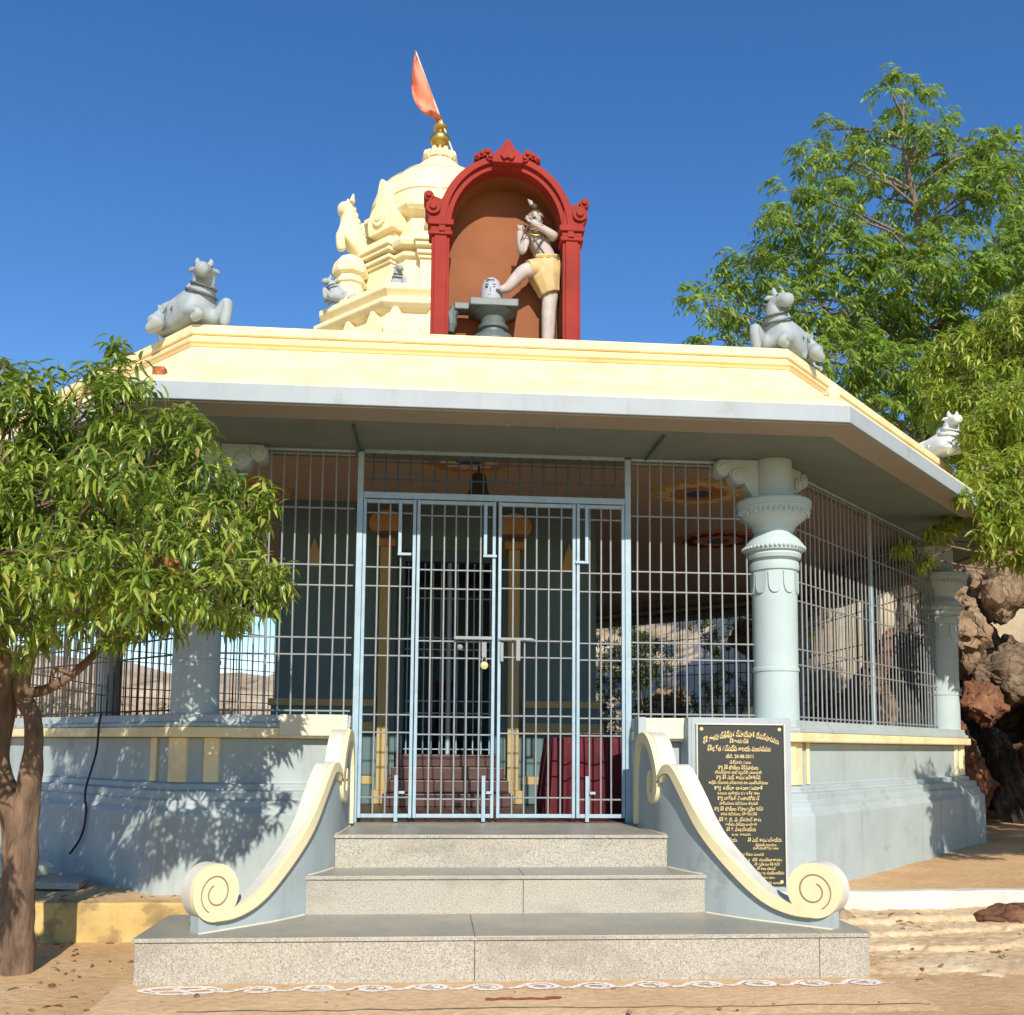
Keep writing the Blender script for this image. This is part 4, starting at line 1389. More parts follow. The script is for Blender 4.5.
# little corner shrines on the ledge, each with a crouching guardian on top
for ang in (-148, -32, 32, 148):
    th = R(ang)
    d = Vector((math.cos(th), math.sin(th), 0))
    c = Vector((TX, TY, 0)) + d * 1.46
    MB().lathe([(.20, 7.672), (.20, 7.98), (.235, 8.0), (.235, 8.05), (.19, 8.07), (.19, 8.12), (.25, 8.14), (.26, 8.19), (.235, 8.30), (.17, 8.38), (.09, 8.43)], 8, (c.x, c.y, 0), th + PI / 8).build('corner_shrine', 'towerc', tow, False, .01)
    up_ = Vector((0, 0, 1))
    c.z = 8.46
    J = [c + d * (-.12) + up_ * .12, c + up_ * .27, c + d * .05 + up_ * .48, c + d * .08 + up_ * .68, c + d * .22 + up_ * .62, c + d * .14 - up_ * 0, c + d * .18 + up_ * .24, c - d * .25 + up_ * .02]
    mb = skin_mesh([tuple(v) for v in J], [(0, 1), (1, 2), (2, 3), (3, 4), (1, 6), (6, 5), (0, 7)], [.17, .17, .14, .15, .10, .07, .08, .12], 1, 2)
    for s_ in (-1, 1):
        pp = c + d * .04 + Vector((-d.y, d.x, 0)) * .08 * s_
        mb.path([tuple(pp + up_ * .74), tuple(pp - d * .02 + up_ * .86)], [.045, .014], 6)
    for k in range(7):
        pp = c + d * (.02 - .035 * k) + up_ * (.76 - .08 * k)
        mb.sphere(tuple(pp), .055, 6, 5)
    mb.build('guardian_figure', 'towerc', tow, True, 0, 60)

flag = thing('temple_flag', 'faded saffron flag on a leaning thin white pole beside the gold finial', 'flag', (-.06, 4.95, 10.45))
MB().tube((-.03, 4.95, 10.43), (-.665, 4.95, 12.13), .013, 8).build('flag_pole', 'white', flag)
A, B = Vector((-.655, 4.94, 12.10)), Vector((-.255, 4.94, 11.06))
free = catmull([(-.665, 12.08), (-.72, 11.85), (-.72, 11.60), (-.685, 11.36), (-.62, 11.17), (-.52, 11.09), (-.40, 11.11), (-.265, 11.05)], 6)
mb = MB()
nn = len(free)
for i, (x, z) in enumerate(free):
    p = A.lerp(B, i / (nn - 1))
    for j in range(9):
        u = j / 8
        mb.v.append((p.x + (x - p.x) * u, 4.94 + .10 * math.sin(u * 6 + i * .20) * u ** .7, p.z + (z - p.z) * u))
for i in range(nn - 1):
    for j in range(8):
        mb.f.append((i * 9 + j, i * 9 + j + 1, (i + 1) * 9 + j + 1, (i + 1) * 9 + j))
fo = mb.build('flag_cloth', 'flag', flag, True, 0, 80)
so = fo.modifiers.new('thick', 'SOLIDIFY')
so.thickness = .004


# ------------------------------------------------------------------ bulls
def bull(loc, rz, sc, label, mat='bull', head_turn=0, mirror=1, group='recumbent bull statues'):
    root = thing('bull_statue', label, 'statue', loc, group)
    ht = head_turn
    hx, hy = math.cos(ht), math.sin(ht)
    nb = Vector((.24, 0, .50))
    V = [(-.40, 0, .20), (-.15, 0, .23), (.10, 0, .28), (.20, 0, .40), tuple(nb), (nb.x + .03 * hx, nb.y + .03 * hy, .605), (nb.x + .15 * hx, nb.y + .15 * hy, .57), (nb.x + .26 * hx, nb.y + .26 * hy, .525)]
    rr = [.165, .175, .19, .155, .125, .122, .088, .078]
    E = [(0, 1), (1, 2), (2, 3), (3, 4), (4, 5), (5, 6), (6, 7)]
    def limb(pts, rs, root_i):
        i = root_i
        for p, r_ in zip(pts, rs):
            V.append((p[0], p[1] * mirror, p[2]))
            rr.append(r_)
            E.append((i, len(V) - 1))
            i = len(V) - 1
    limb([(.28, .14, .13), (.45, .15, .32), (.41, .15, .14), (.39, .15, .03)], [.095, .062, .06, .06], 2)      # foreleg, knee raised
    limb([(.22, -.13, .16), (.40, -.14, .08), (.28, -.16, .04)], [.085, .06, .045], 2)
    limb([(-.38, .19, .16), (-.16, .25, .10), (-.34, .27, .04)], [.115, .075, .05], 0)
    limb([(-.38, -.19, .16), (-.16, -.25, .10), (-.34, -.27, .04)], [.115, .075, .05], 0)
    mb = skin_mesh(V, E, rr, 1, 2)
    mb.sphere((.06, 0, .46), (.10, .085, .09), 12, 8)        # hump
    cx_, cy_ = nb.x + .05 * hx, nb.y + .05 * hy
    for s_ in (-1, 1):
        ex, ey = -hy * s_, hx * s_
        mb.path([(cx_ + ex * .05, cy_ + ey * .05, .655), (cx_ + ex * .07, cy_ + ey * .07, .70), (cx_ + ex * .065, cy_ + ey * .065, .73)], [.036, .026, .012], 8)
        mb.path([(cx_ + ex * .08, cy_ + ey * .08, .62), (cx_ + ex * .125 - hx * .03, cy_ + ey * .125 - hy * .03, .615), (cx_ + ex * .16 - hx * .05, cy_ + ey * .16 - hy * .05, .60)], [.02, .028, .008], 8)
        mb.sphere((nb.x + .12 * hx + ex * .07, nb.y + .12 * hy + ey * .07, .60), .016, 6, 5)
    mb.path([(-.56, 0, .20), (-.60, .05, .10), (-.56, .14, .04)], [.02, .018, .025], 6)
    b = mb.build('body', mat, root, True, 0, 70)
    cm = mat if mat == 'bullw' else 'darkstone'
    def collar(c, r_, tilt, th):
        pts = []
        for k in range(21):
            a = 2 * PI * k / 20
            pts.append((c[0] + r_ * math.sin(tilt) * math.cos(a), c[1] + r_ * math.sin(a), c[2] - r_ * math.cos(tilt) * math.cos(a) * .6))
        MB().path(pts, th, 6).build('collar', cm, root, True)
    collar((.235, 0, .46), .137, 1.0, .012)
    collar((.20, 0, .39), .165, 1.0, .014)
    for s_ in (-1, 1):
        ex, ey = -hy * s_, hx * s_
        MB().sphere((nb.x + .13 * hx + ex * .085, nb.y + .13 * hy + ey * .085, .615), (.014, .014, .010), 8, 5).build('eye', cm, root, True)
    for x in (-.18, -.05):
        MB().path([(x, -.19, .22), (x + .01, -.12, .36), (x + .02, 0, .415), (x + .01, .12, .36), (x, .19, .22)], .010, 6).build('strap', cm, root, True)
    for ch in root.children:
        ch.matrix_parent_inverse = Matrix.Identity(4)
    root.rotation_euler = (0, 0, rz)
    root.scale = (sc, sc, sc)
    return root


PC = offset_oct(.02, True)
bull((PC[0][0] - .12, PC[0][1] + .06, 5.43), R(-42), .92, 'grey bull statue lying on the left corner of the parapet', 'bull', R(-42), 1)
bull((PC[1][0] + .12, PC[1][1] + .1, 5.43), R(-138), .9, 'grey bull statue on the parapet corner in front of the large tree', 'bull', R(70), -1)
bull((PC[2][0] - .22, PC[2][1] - .38, 5.43), R(-70), .85, 'white bull statue far along the right eave among leaves', 'bullw', R(-20), 1)
for x, y, rz, sc, lab in ((-.83, 3.72, -80, .50, 'small blue grey bull statue on the tower ledge next to the niche'), (-1.62, 4.12, -170, .55, 'small blue grey bull statue at the far left of the tower ledge')):
    bull((x, y, 7.672), R(rz), sc, lab, 'bull', R(10), 1)

br = MB().box(-2.60, -2.50, -1.18, -1.08, 4.56, 4.65)
tag(br.build('broken_brick', 'rust', None, False, .01), 'small reddish broken brick left on the cream eave at upper left', 'brick')
# ------------------------------------------------------------------ kerbs, slab, cable
def kerb(name, label, pts, z0, z1, mat, t=.14):
    mb = MB()
    P = [Vector((*p, 0)) for p in pts]
    rg = []
    for i, p in enumerate(P):
        d = (P[min(i + 1, len(P) - 1)] - P[max(i - 1, 0)]).normalized()
        nrm = Vector((d.y, -d.x, 0))
        a, b = p, p - nrm * t
        j = .008 * nz(p.x, p.y, 3)
        rg.append([(a.x, a.y, z0), (a.x, a.y, z1 + j), (b.x, b.y, z1 + j), (b.x, b.y, z0)])
    mb.rings(rg)
    return tag(mb.build(name, mat, None, False, .015), label, 'kerb')
kerb('white_kerb', 'low whitewashed kerb edging the raised earth right of the steps', [(2.755 + .25 * k, -.64 + .01 * math.sin(k)) for k in range(30)], -.1, .285, 'white')
kerb('yellow_kerb', 'low faded yellow kerb wall left of the steps under the tree', [(-9.5 + .25 * k, -1.09 + .012 * math.sin(k)) for k in range(30)] + [(-2.15, -1.08)], -.1, .285, 'yellow')
mb = MB().rings([[(-4.35, .38, .30), (-3.35, .12, .27), (-3.30, -.28, .27), (-4.4, -.2, .29)], [(-4.35, .38, .36), (-3.35, .12, .33), (-3.30, -.28, .33), (-4.4, -.2, .35)]])
tag(mb.build('stone_slab', 'granite', None, False, .008), 'flat grey stone slab lying behind the tree trunk against the plinth', 'slab')
mb = MB().rings([[(-4.2, .1, z) for z in ()] or [(-4.25 + .62 * math.cos(k * PI / 5) * r_, .06 + .2 * math.sin(k * PI / 5) * r_, z + .02 * math.sin(k * 2)) for k in range(10)] for r_, z in ((.9, .362), (1, .44), (.85, .50), (.4, .53))])
tag(mb.build('cement_sack', 'white', None, True, 0, 50), 'pale dusty sack resting on the slab behind the tree trunk', 'sack')
OL = offset_oct(.24)
def on_left(s_, off, z):
    a, b = Vector(offset_oct(off)[0]), Vector(offset_oct(off)[7])
    p = a + (b - a).normalized() * s_
    return (p.x, p.y, z)
cab = MB().path(catmull([on_left(1.28, .30, 1.83), on_left(1.27, .33, 1.72), on_left(1.30, .33, 1.45), on_left(1.27, .46, 1.1), on_left(1.22, .47, .9), on_left(1.27, .48, .68), on_left(1.42, .5, .52), on_left(1.46, .5, .50)], 6), .011, 6)
tag(cab.build('cable', 'black', None, True), 'black cable dangling down the left plinth wall from the grille', 'cable')

# apron, chalk pattern, stain
mb = MB()
edge = []
nxs = 60
for k in range(nxs + 1):
    x = -2.2 + 5.0 * k / nxs
    edge.append((x, -3.30 + .10 * (x - .3) / 2.5 * -.2 + .025 * nz(x, 1, 2.2)))
poly = [(-2.25, -2.4)] + edge + [(2.82, -2.9), (2.78, -2.4)]
mb.rings([[(x * (1.06 if y < -3 else 1.04), y - (.16 if y < -3 else 0), -.05) for x, y in poly], [(x, y, -.002) for x, y in poly]])
struct(mb.build('apron', 'apron', None, True, 0, 60))
mb = MB()
cp = catmull([(x, y + .03 + .02 * nz(x, 5, 6), .003) for x, y in edge[6:]], 3)
mb.add([(x, y - .004 - .004 * abs(nz(x, 2, 9)), z) for x, y, z in cp] + [(x, y + .004 + .008 * abs(nz(x, 3, 7)), z) for x, y, z in cp], [(i, i + 1, len(cp) + i + 1, len(cp) + i) for i in range(len(cp) - 1)])
struct(mb.build('ground_crack', 'bark', None))
mb = MB()
ran = random.Random(5)
CZ = [.002]
def chalk_path(pts, w_=.012):
    CZ[0] += .00005
    pts = catmull(pts, 6)
    L, Rr = [], []
    for i, p in enumerate(pts):
        a, b = pts[max(i - 1, 0)], pts[min(i + 1, len(pts) - 1)]
        dx, dy = b[0] - a[0], b[1] - a[1]
        l = math.hypot(dx, dy) or 1
        ww = w_ * ran.uniform(.55, 1.2)
        L.append((p[0] - dy / l * ww, p[1] + dx / l * ww, CZ[0]))
        Rr.append((p[0] + dy / l * ww, p[1] - dx / l * ww, CZ[0]))
    n = len(pts)
    mb.add(L + Rr, [(i, i + 1, n + i + 1, n + i) for i in range(n - 1)])
def loop(cx_, cy_, rx, ry, w_=.012):
    chalk_path([(cx_ + rx * math.cos(2 * PI * k / 10) * ran.uniform(.93, 1.07), cy_ + ry * math.sin(2 * PI * k / 10)) for k in range(11)], w_)
CYR = -2.76
loop(-1.80, CYR + .01, .24, .095, .022)
for dx, dy in ((-.12, .03), (.05, .045), (.12, -.01), (-.05, -.05)):
    loop(-1.80 + dx, CYR + dy, .085, .045, .016)
for k in range(12):
    x, y = -1.32 + .36 * k, CYR + .012 * (k % 2)
    pts = []
    for j in range(16):
        a = PI * .9 - j * 2 * PI * 1.6 / 15
        q = 1 - .62 * j / 15
        pts.append((x + .12 * q * math.cos(a) * ran.uniform(.92, 1.08), y + .082 * q * math.sin(a)))
    chalk_path([(x - .24, y - .035), (x - .17, y - .03)] + pts, .025)
    chalk_path([(x + .10, y), (x + .14, y - .03), (x + .18, y - .04)], .011)
tag(mb.build('chalk_pattern', 'chalk', None), 'white chalk rangoli loops drawn along the foot of the granite steps', 'chalk drawing')
mb = MB()
for k in range(26):
    t = k / 25
    x, y = .10 + .46 * t + ran.uniform(-.02, .02), -3.05 + ran.uniform(-.02, .02)
    r_ = ran.uniform(.010, .036)
    mb.add([(x + r_ * 1.5 * ran.uniform(.6, 1.2) * math.cos(j * PI / 4), y + r_ * .7 * math.sin(j * PI / 4), .0025 + k * 1e-4) for j in range(8)], [tuple(range(8))])
tag(mb.build('rust_stain', 'rust', None), 'row of rusty red blotches on the apron below the steps', 'stain')


# ------------------------------------------------------------------ boulders
def boulder(c, size, seed, mat, label, tilt=0, rough=.26):
    rn = random.Random(seed)
    bm = bmesh.new()
    for _ in range(13):
        v = Vector((rn.gauss(0, 1), rn.gauss(0, 1), rn.gauss(0, 1))).normalized()
        bm.verts.new((v.x * size[0], v.y * size[1], v.z * size[2]))
    bmesh.ops.convex_hull(bm, input=bm.verts)
    bmesh.ops.delete(bm, geom=[v for v in bm.verts if not v.link_faces], context='VERTS')
    bmesh.ops.bevel(bm, geom=list(bm.edges), offset=.06 * min(size), segments=1, affect='EDGES')
    bmesh.ops.triangulate(bm, faces=bm.faces)
    bmesh.ops.subdivide_edges(bm, edges=bm.edges, cuts=9, use_grid_fill=True)
    bm.normal_update()
    k = 1.5 / max(.3, min(size))
    for v in bm.verts:
        p = v.co * k + Vector((seed * 3.1, 0, 0))
        d = noise.fractal(p, 1, 2, 6) * rough * .8 + (noise.ridged_multi_fractal(p * 1.7, 1, 2, 5, 1, 2) - 1) * rough * .3
        vd = noise.voronoi(p * .75)[0]
        d -= .16 * max(0, 1 - (vd[1] - vd[0]) / .16)
        v.co += v.normal * d * min(size)
    Mt = Matrix.Rotation(tilt, 4, 'Y')
    bmesh.ops.transform(bm, matrix=Mt, verts=bm.verts)
    me = bpy.data.meshes.new('boulder')
    bm.to_mesh(me)
    bm.free()
    o = link('boulder', me, mat, None, True, 0, 50)
    o.location = c
    tag(o, label, 'boulder', 'boulders piled beside the temple')
    return o
boulder((9.1, 7.6, 3.7), (.62, .7, 1.15), 1, 'rock_tan', 'tall pale boulder leaning beside the dark cleft behind the right column', R(-14))
boulder((10.3, 7.9, 4.7), (1.0, 1.0, .95), 2, 'rock_tan', 'topmost pale tan boulder of the pile under the leaves', .1)
boulder((10.0, 7.2, 2.9), (.85, .8, .78), 3, 'rock_grey', 'blocky grey tan boulder in the middle of the pile at the right edge', .2)
boulder((9.05, 6.9, 2.35), (.55, .5, .42), 4, 'rock_rust', 'small orange brown rock wedged above the leaning slabs', .1)
boulder((8.72, 6.7, 1.05), (.38, .6, 1.2), 5, 'rock_rust', 'rusty upright slab rock right beside the plinth corner', R(-12))
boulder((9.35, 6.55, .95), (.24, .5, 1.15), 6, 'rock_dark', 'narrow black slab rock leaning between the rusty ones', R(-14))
boulder((10.05, 6.6, 1.25), (.55, .7, 1.15), 7, 'rock_rust', 'broad dark red rock at the right edge above the terrace', R(-10))
boulder((7.75, 8.7, 1.95), (.95, .7, .95), 8, 'rock_grey', 'rounded grey brown boulder seen through the right side grille')
boulder((6.9, 11.2, 3.75), (.95, .6, .5), 9, 'rock_grey', 'arched pale rock seen high through the right side grille', .35)
boulder((8.6, 9.4, 2.2), (.7, .7, 1.9), 10, 'rock_rust', 'rust streaked rock behind the bars near the far column', R(10))
boulder((11.3, 7.4, 2.2), (1.0, 1.0, 2.0), 11, 'rock_tan', 'big tan boulder mostly beyond the right edge', 0)
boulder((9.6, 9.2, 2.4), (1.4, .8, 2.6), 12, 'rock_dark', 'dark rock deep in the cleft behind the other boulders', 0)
boulder((5.6, 14.6, 2.6), (.55, .45, .7), 13, 'rock_tan', 'sunlit pinkish rock seen through the grille right of the gate', 0)
boulder((10.0, 9.3, 3.5), (1.0, .8, .9), 16, 'rock_rust', 'brown rock filling the gap high behind the pale leaning boulder', .2)
boulder((11.0, 8.9, 2.7), (1.1, .8, 1.2), 17, 'rock_grey', 'shaded grey rock filling the gap at the far right edge', -.1)
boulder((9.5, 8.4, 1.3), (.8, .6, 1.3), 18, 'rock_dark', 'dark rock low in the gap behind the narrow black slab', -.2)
boulder((10.9, 7.4, .9), (.8, .6, 1.1), 19, 'rock_rust', 'red brown rock at the foot of the pile by the right edge', .1)
boulder((4.9, -.93, .10), (.50, .30, .13), 14, 'rock_rust', 'flat reddish rock lying below the white kerb at right edge', 0, .2)
boulder((3.12, -.95, .10), (.32, .22, .13), 15, 'rock_tan', 'low ochre stone tucked between white kerb and scroll', 0, .2)


# ------------------------------------------------------------------ trees
# midrib 0-3, raised edges 4-7: the blade is folded and bent back
LEAF2 = np.array([(0, 0, 0), (.34, 0, -.03), (.70, 0, -.15), (1, 0, -.38), (.32, .5, .04), (.68, .38, -.08), (.32, -.5, .04), (.68, -.38, -.08)])
LF2 = [(0, 1, 4), (1, 2, 5, 4), (2, 3, 5), (0, 6, 1), (1, 6, 7, 2), (2, 7, 3)]
LEAF1 = np.array([(0, 0, 0), (.45, .5, .03), (.45, -.5, .03), (1, 0, -.2)])
LF1 = [(0, 2, 3, 1)]
def leaves_mesh(name, pos, dirs, length, width, mat, parent, shape=2, roll=.8):
    """many separate leaf blades, each bent along its length"""
    n = len(pos)
    T, F = (LEAF2, LF2) if shape == 2 else (LEAF1, LF1)
    d = dirs / np.linalg.norm(dirs, axis=1, keepdims=True)
    upv = np.tile(np.array([0, 0, 1.0]), (n, 1)) + RNG.normal(0, .35 * roll, (n, 3))
    side = np.cross(upv, d)
    side /= np.linalg.norm(side, axis=1, keepdims=True) + 1e-9
    nor = np.cross(d, side)
    V = pos[:, None, :] + d[:, None, :] * (T[None, :, 0:1] * length[:, None, None]) + side[:, None, :] * (T[None, :, 1:2] * width[:, None, None]) + nor[:, None, :] * (T[None, :, 2:3] * length[:, None, None])
    V = V.reshape(-1, 3)
    k = len(T)
    loops = np.concatenate([np.array(f) for f in F])
    allv = (loops[None, :] + (np.arange(n) * k)[:, None]).ravel()
    sizes = np.tile(np.array([len(f) for f in F]), n)
    me = bpy.data.meshes.new(name)
    me.vertices.add(len(V))
    me.vertices.foreach_set('co', V.ravel())
    me.loops.add(len(allv))
    me.loops.foreach_set('vertex_index', allv.astype(np.int32))
    me.polygons.add(len(sizes))
    me.polygons.foreach_set('loop_start', np.concatenate([[0], np.cumsum(sizes)[:-1]]).astype(np.int32))
    me.polygons.foreach_set('loop_total', sizes.astype(np.int32))
    me.update(calc_edges=True)
    me.validate()
    return link(name, me, mat, parent)
Cc = np.array([-.2511, -9.2032, 1.55])
FWn, RTn, UPn = np.array(fw), np.array(rt2), np.array(up2)
def spot(px, py, Y):
    """where a feature measured in the photograph stands on the upright plane at depth Y"""
    r_ = FWn + RTn * (px - 512) / 977.124 - UPn * (py - 657.23) / 977.124
    return Cc + r_ * ((Y + 9.2032) / r_[1])


def limb_to(mb, a, b, r0, r1, sag=.1, n=8):
    a, b = Vector(a), Vector(b)
    pts = []
    for k in range(6):
        t = k / 5
        p = a.lerp(b, t)
        p += Vector((random.uniform(-1, 1), random.uniform(-1, 1), 0)) * .04 * (b - a).length * math.sin(PI * t)
        p.z += sag * (b - a).length * math.sin(PI * t)
        pts.append(p)
    mb.path(pts, [r0 + (r1 - r0) * k / 5 for k in range(6)], n)


def whorls(clumps, dens, nl, droop, spread=.9):
    """leaf clusters at twig tips, scattered mostly near the surface of each clump"""
    P, D = [], []
    tips = []
    for c, r_ in clumps:
        n = max(4, int(dens * r_ ** 2))
        for _ in range(n):
            v = RNG.normal(0, 1, 3)
            v /= np.linalg.norm(v)
            q = c + v * np.array([1, 1, .85]) * r_ * RNG.uniform(.35, 1.0) ** .55
            tips.append((q, c))
            axis_ = v * .6 + np.array([0, 0, .25]) + RNG.normal(0, .3, 3)
            axis_ /= np.linalg.norm(axis_)
            for k in range(nl):
                a = 2.4 * k + RNG.uniform(0, .6)
                t1 = np.cross(axis_, [.3, .5, .8])
                t1 /= np.linalg.norm(t1)
                t2 = np.cross(axis_, t1)
                dd = axis_ * RNG.uniform(-.1, .6) + (t1 * math.cos(a) + t2 * math.sin(a)) * spread
                dd[2] -= droop * RNG.uniform(.6, 1.3)
                P.append(q - axis_ * .012 * k + RNG.normal(0, .008, 3))
                D.append(dd)
    return np.array(P), np.array(D), tips


# left tree ----------------------------------------------------------
mt = thing('leafy_tree', 'leafy mango like tree with drooping leaves in front of the left grille', 'tree', (-3.07, -2.06, 0))
cl = []
for px, py, r_, Y in ((150, 590, 46, -3.2), (212, 588, 40, -3.1), (105, 565, 50, -3.3), (55, 560, 55, -3.4), (185, 525, 46, -3.1), (238, 560, 30, -3.0), (120, 470, 45, -3.2), (60, 410, 62, -2.1), (118, 372, 34, -2.0), (120, 345, 17, -2.0), (128, 400, 40, -2.1), (10, 420, 60, -2.2), (4, 365, 24, -2.2), (150, 450, 62, -2.0), (205, 470, 46, -2.0), (190, 425, 32, -2.1), (250, 500, 36, -1.9), (272, 492, 20, -1.9), (215, 540, 60, -2.0),
                      (255, 570, 38, -2.0), (60, 500, 80, -2.2), (130, 530, 80, -2.3), (160, 590, 55, -2.2), (230, 600, 40, -2.0), (212, 615, 22, -2.0), (262, 600, 20, -1.9), (286, 590, 9, -1.9), (70, 580, 56, -2.3), (110, 618, 36, -2.2), (20, 590, 50, -2.4), (160, 622, 24, -2.1), (20, 500, 70, -2.3), (180, 510, 60, -1.6), (90, 470, 70, -1.5), (60, 612, 26, -2.4), (-40, 500, 80, -2.2), (-60, 590, 60, -2.3), (-40, 420, 60, -2.2)):
    c = spot(px, py, Y)
    cl.append((c, r_ * (Y + 9.2) / 977))
# boughs reaching forward on the side away from the steps (outside the frame)
for x, y, z, r_ in ((-2.95, -3.5, 2.5, .42), (-3.3, -3.3, 2.9, .5), (-2.75, -3.0, 2.3, .32), (-3.5, -3.6, 2.2, .45), (-3.45, -4.0, 1.6, .5), (-3.3, -4.7, 2.0, .5), (-3.9, -3.6, 1.5, .5), (-3.6, -3.6, 2.5, .6), (-3.9, -4.1, 2.2, .6), (-3.5, -4.2, 3.2, .6), (-4.4, -3.4, 2.4, .7), (-4.3, -4.8, 2.0, .6), (-4.6, -4.6, 2.9, .6), (-4.1, -2.9, 3.0, .7), (-4.9, -3.9, 3.4, .7)):
    cl.append((np.array([x, y, z]), r_))
P, D, tips = whorls(cl, 300, 9, .5, 1.1)
n = len(P)
leaves_mesh('crown', P, D, RNG.uniform(.08, .16, n), RNG.uniform(.024, .036, n), 'mango', mt)
mb = MB()
t0 = Vector((-3.12, -2.06, -.06))
fk = Vector(spot(14, 830, -2.08))
t1 = catmull([t0, (-3.11, -2.06, .35), tuple(fk), tuple(spot(-2, 760, -2.1)), tuple(spot(4, 690, -2.1)), tuple(spot(-8, 610, -2.2)), tuple(spot(10, 520, -2.2))], 16)
mb.path(t1, [max(.03, .140 - .04 * min(1, k / 20) - .06 * k / len(t1)) for k in range(len(t1))], 26)
r2 = catmull([(-3.05, -2.12, -.05), (-3.03, -2.14, .4), tuple(spot(22, 840, -2.15)), tuple(spot(33, 770, -2.15)), tuple(spot(34, 725, -2.15)), tuple(spot(22, 690, -2.1)), tuple(spot(30, 655, -2.1)), tuple(spot(52, 620, -2.1)), tuple(spot(70, 560, -2.1))], 14)
mb.path(r2, [.105 - .08 * k / (len(r2) - 1) for k in range(len(r2))], 22)
NT = len(mb.v)
r3 = catmull([tuple(spot(24, 692, -2.1)), tuple(spot(45, 690, -2.05)), tuple(spot(75, 672, -2.0)), tuple(spot(100, 648, -2.0)), tuple(spot(120, 620, -2.0))], 5)
mb.path(r3, [.042 - .022 * k / (len(r3) - 1) for k in range(len(r3))], 8)
r3 = catmull([tuple(spot(50, 688, -2.05)), tuple(spot(55, 670, -2.05)), tuple(spot(72, 674, -2.05))], 4)
mb.path(r3, .016, 6)
forks = [Vector(spot(70, 560, -2.1)), Vector(spot(10, 520, -2.2)), Vector(spot(120, 620, -2.0))]
for c, r_ in cl:
    cv = Vector(c)
    a = min(forks, key=lambda f: (f - cv).length)
    limb_to(mb, a, cv, .020, .008, .06, 6)
def gnarl(v):
    p = Vector(v)
    q = Vector((p.x * 11, p.y * 11, p.z * 2.4))
    d = noise.noise_vector(q) * .022 + noise.noise_vector(Vector((p.x * 30, p.y * 30, p.z * 7))) * .010 + noise.noise_vector(Vector((p.x * 4, p.y * 4, p.z * 2.0))) * .025
    return tuple(p + Vector((d.x, d.y, d.z * .3)))
mb.v = [gnarl(v) if i < NT else v for i, v in enumerate(mb.v)]
mb.build('trunk', 'bark', mt, True, 0, 70)
mb = MB()
for i, (q, c) in enumerate(tips):
    if i % 4 == 0:
        mb.tube(tuple(c + (q - c) * .15), tuple(q), .006, 4, .003)
mb.build('twigs', 'bark2', mt)['kind'] = 'stuff'
mb = MB()
for k in range(3):
    q = spot(168 + k * 4, 560 + k * 5, -2.66)
    mb.sphere(tuple(q), (.03, .02, .05 + .01 * k), 8, 5)
mb.build('dry_leaf_bunch', 'rust', mt, True)


# the large tree behind ----------------------------------------------
def sprays(clumps, dens, nleaf, rach=.38, droop=.5):
    """drooping feathery sprays: leaflets in two rows on each arching stalk"""
    P, D = [], []
    tips = []
    for c, r_ in clumps:
        n = max(5, int(dens * r_ ** 2))
        for _ in range(n):
            v = RNG.normal(0, 1, 3)
            v /= np.linalg.norm(v)
            q = c + v * np.array([1, 1, .8]) * r_ * RNG.uniform(.2, 1.0) ** .5
            tips.append((q, c))
            for s_ in range(3):
                h = v * .7 + RNG.normal(0, .6, 3)
                h[2] = h[2] * .5 + .15
                h /= np.linalg.norm(h)
                L = rach * RNG.uniform(.6, 1.2)
                sd_ = np.cross(h, [0, 0, 1.0])
                sd_ /= np.linalg.norm(sd_) + 1e-9
                for k in range(nleaf):
                    t = (k + 1) / nleaf
                    p = q + h * L * t - np.array([0, 0, 1.0]) * droop * L * t * t
                    sg = 1 if k % 2 else -1
                    P.append(p)
                    D.append(h * .5 + sd_ * sg * .8 - np.array([0, 0, .35 + .4 * t]) + RNG.normal(0, .15, 3))
    return np.array(P), np.array(D), tips


bt = thing('large_tree', 'large feathery green tree rising behind the right side of the roof', 'tree', (8.4, 9.5, 1.5))
cl = []
for px, py, r_, Y in ((905, 100, 26, 8.5), (888, 84, 16, 8.5), (935, 118, 22, 8.5), (872, 140, 24, 8.4), (960, 165, 34, 8.5), (1010, 150, 26, 8.6), (975, 140, 16, 8.6), (830, 130, 14, 8.3), (1030, 250, 50, 8.0), (770, 250, 24, 8.2), (925, 150, 30, 8.6), (890, 140, 20, 8.5), (850, 165, 34, 8.2), (800, 165, 18, 8.3), (818, 150, 14, 8.3), (785, 190, 20, 8.3), (835, 205, 36, 8.3), (790, 225, 30, 8.3), (765, 215, 14, 8.2), (890, 200, 40, 8.6), (955, 200, 42, 8.8),
                      (1000, 180, 36, 8.6), (985, 148, 16, 8.7), (1040, 200, 50, 8.8), (850, 255, 46, 8.2), (905, 265, 50, 8.0), (960, 265, 50, 8.4), (1015, 260, 50, 8.4), (785, 270, 36, 8.2), (745, 262, 24, 8.2), (722, 285, 16, 8.2), (752, 298, 34, 8.2), (712, 305, 18, 8.2), (690, 297, 12, 8.2),
                      (820, 305, 50, 8.0), (875, 315, 56, 7.8), (930, 325, 56, 7.8), (985, 325, 56, 8.0), (1040, 320, 60, 8.0), (735, 332, 22, 8.3), (710, 338, 16, 8.3), (780, 335, 34, 8.3), (845, 355, 46, 8.1), (895, 370, 50, 8.0), (940, 385, 46, 8.0), (870, 400, 30, 8.4), (905, 420, 36, 8.4), (1000, 390, 60, 8.2), (960, 430, 50, 8.6), (1010, 450, 50, 8.6), (960, 490, 40, 9.0), (1020, 510, 45, 9.0)):
    r_m = r_ * (Y + 9.2) / 977
    cl.append((spot(px, py, Y + random.uniform(-.9, .9)), r_m * .84))
P, D, tips = sprays(cl, 85, 9)
n = len(P)
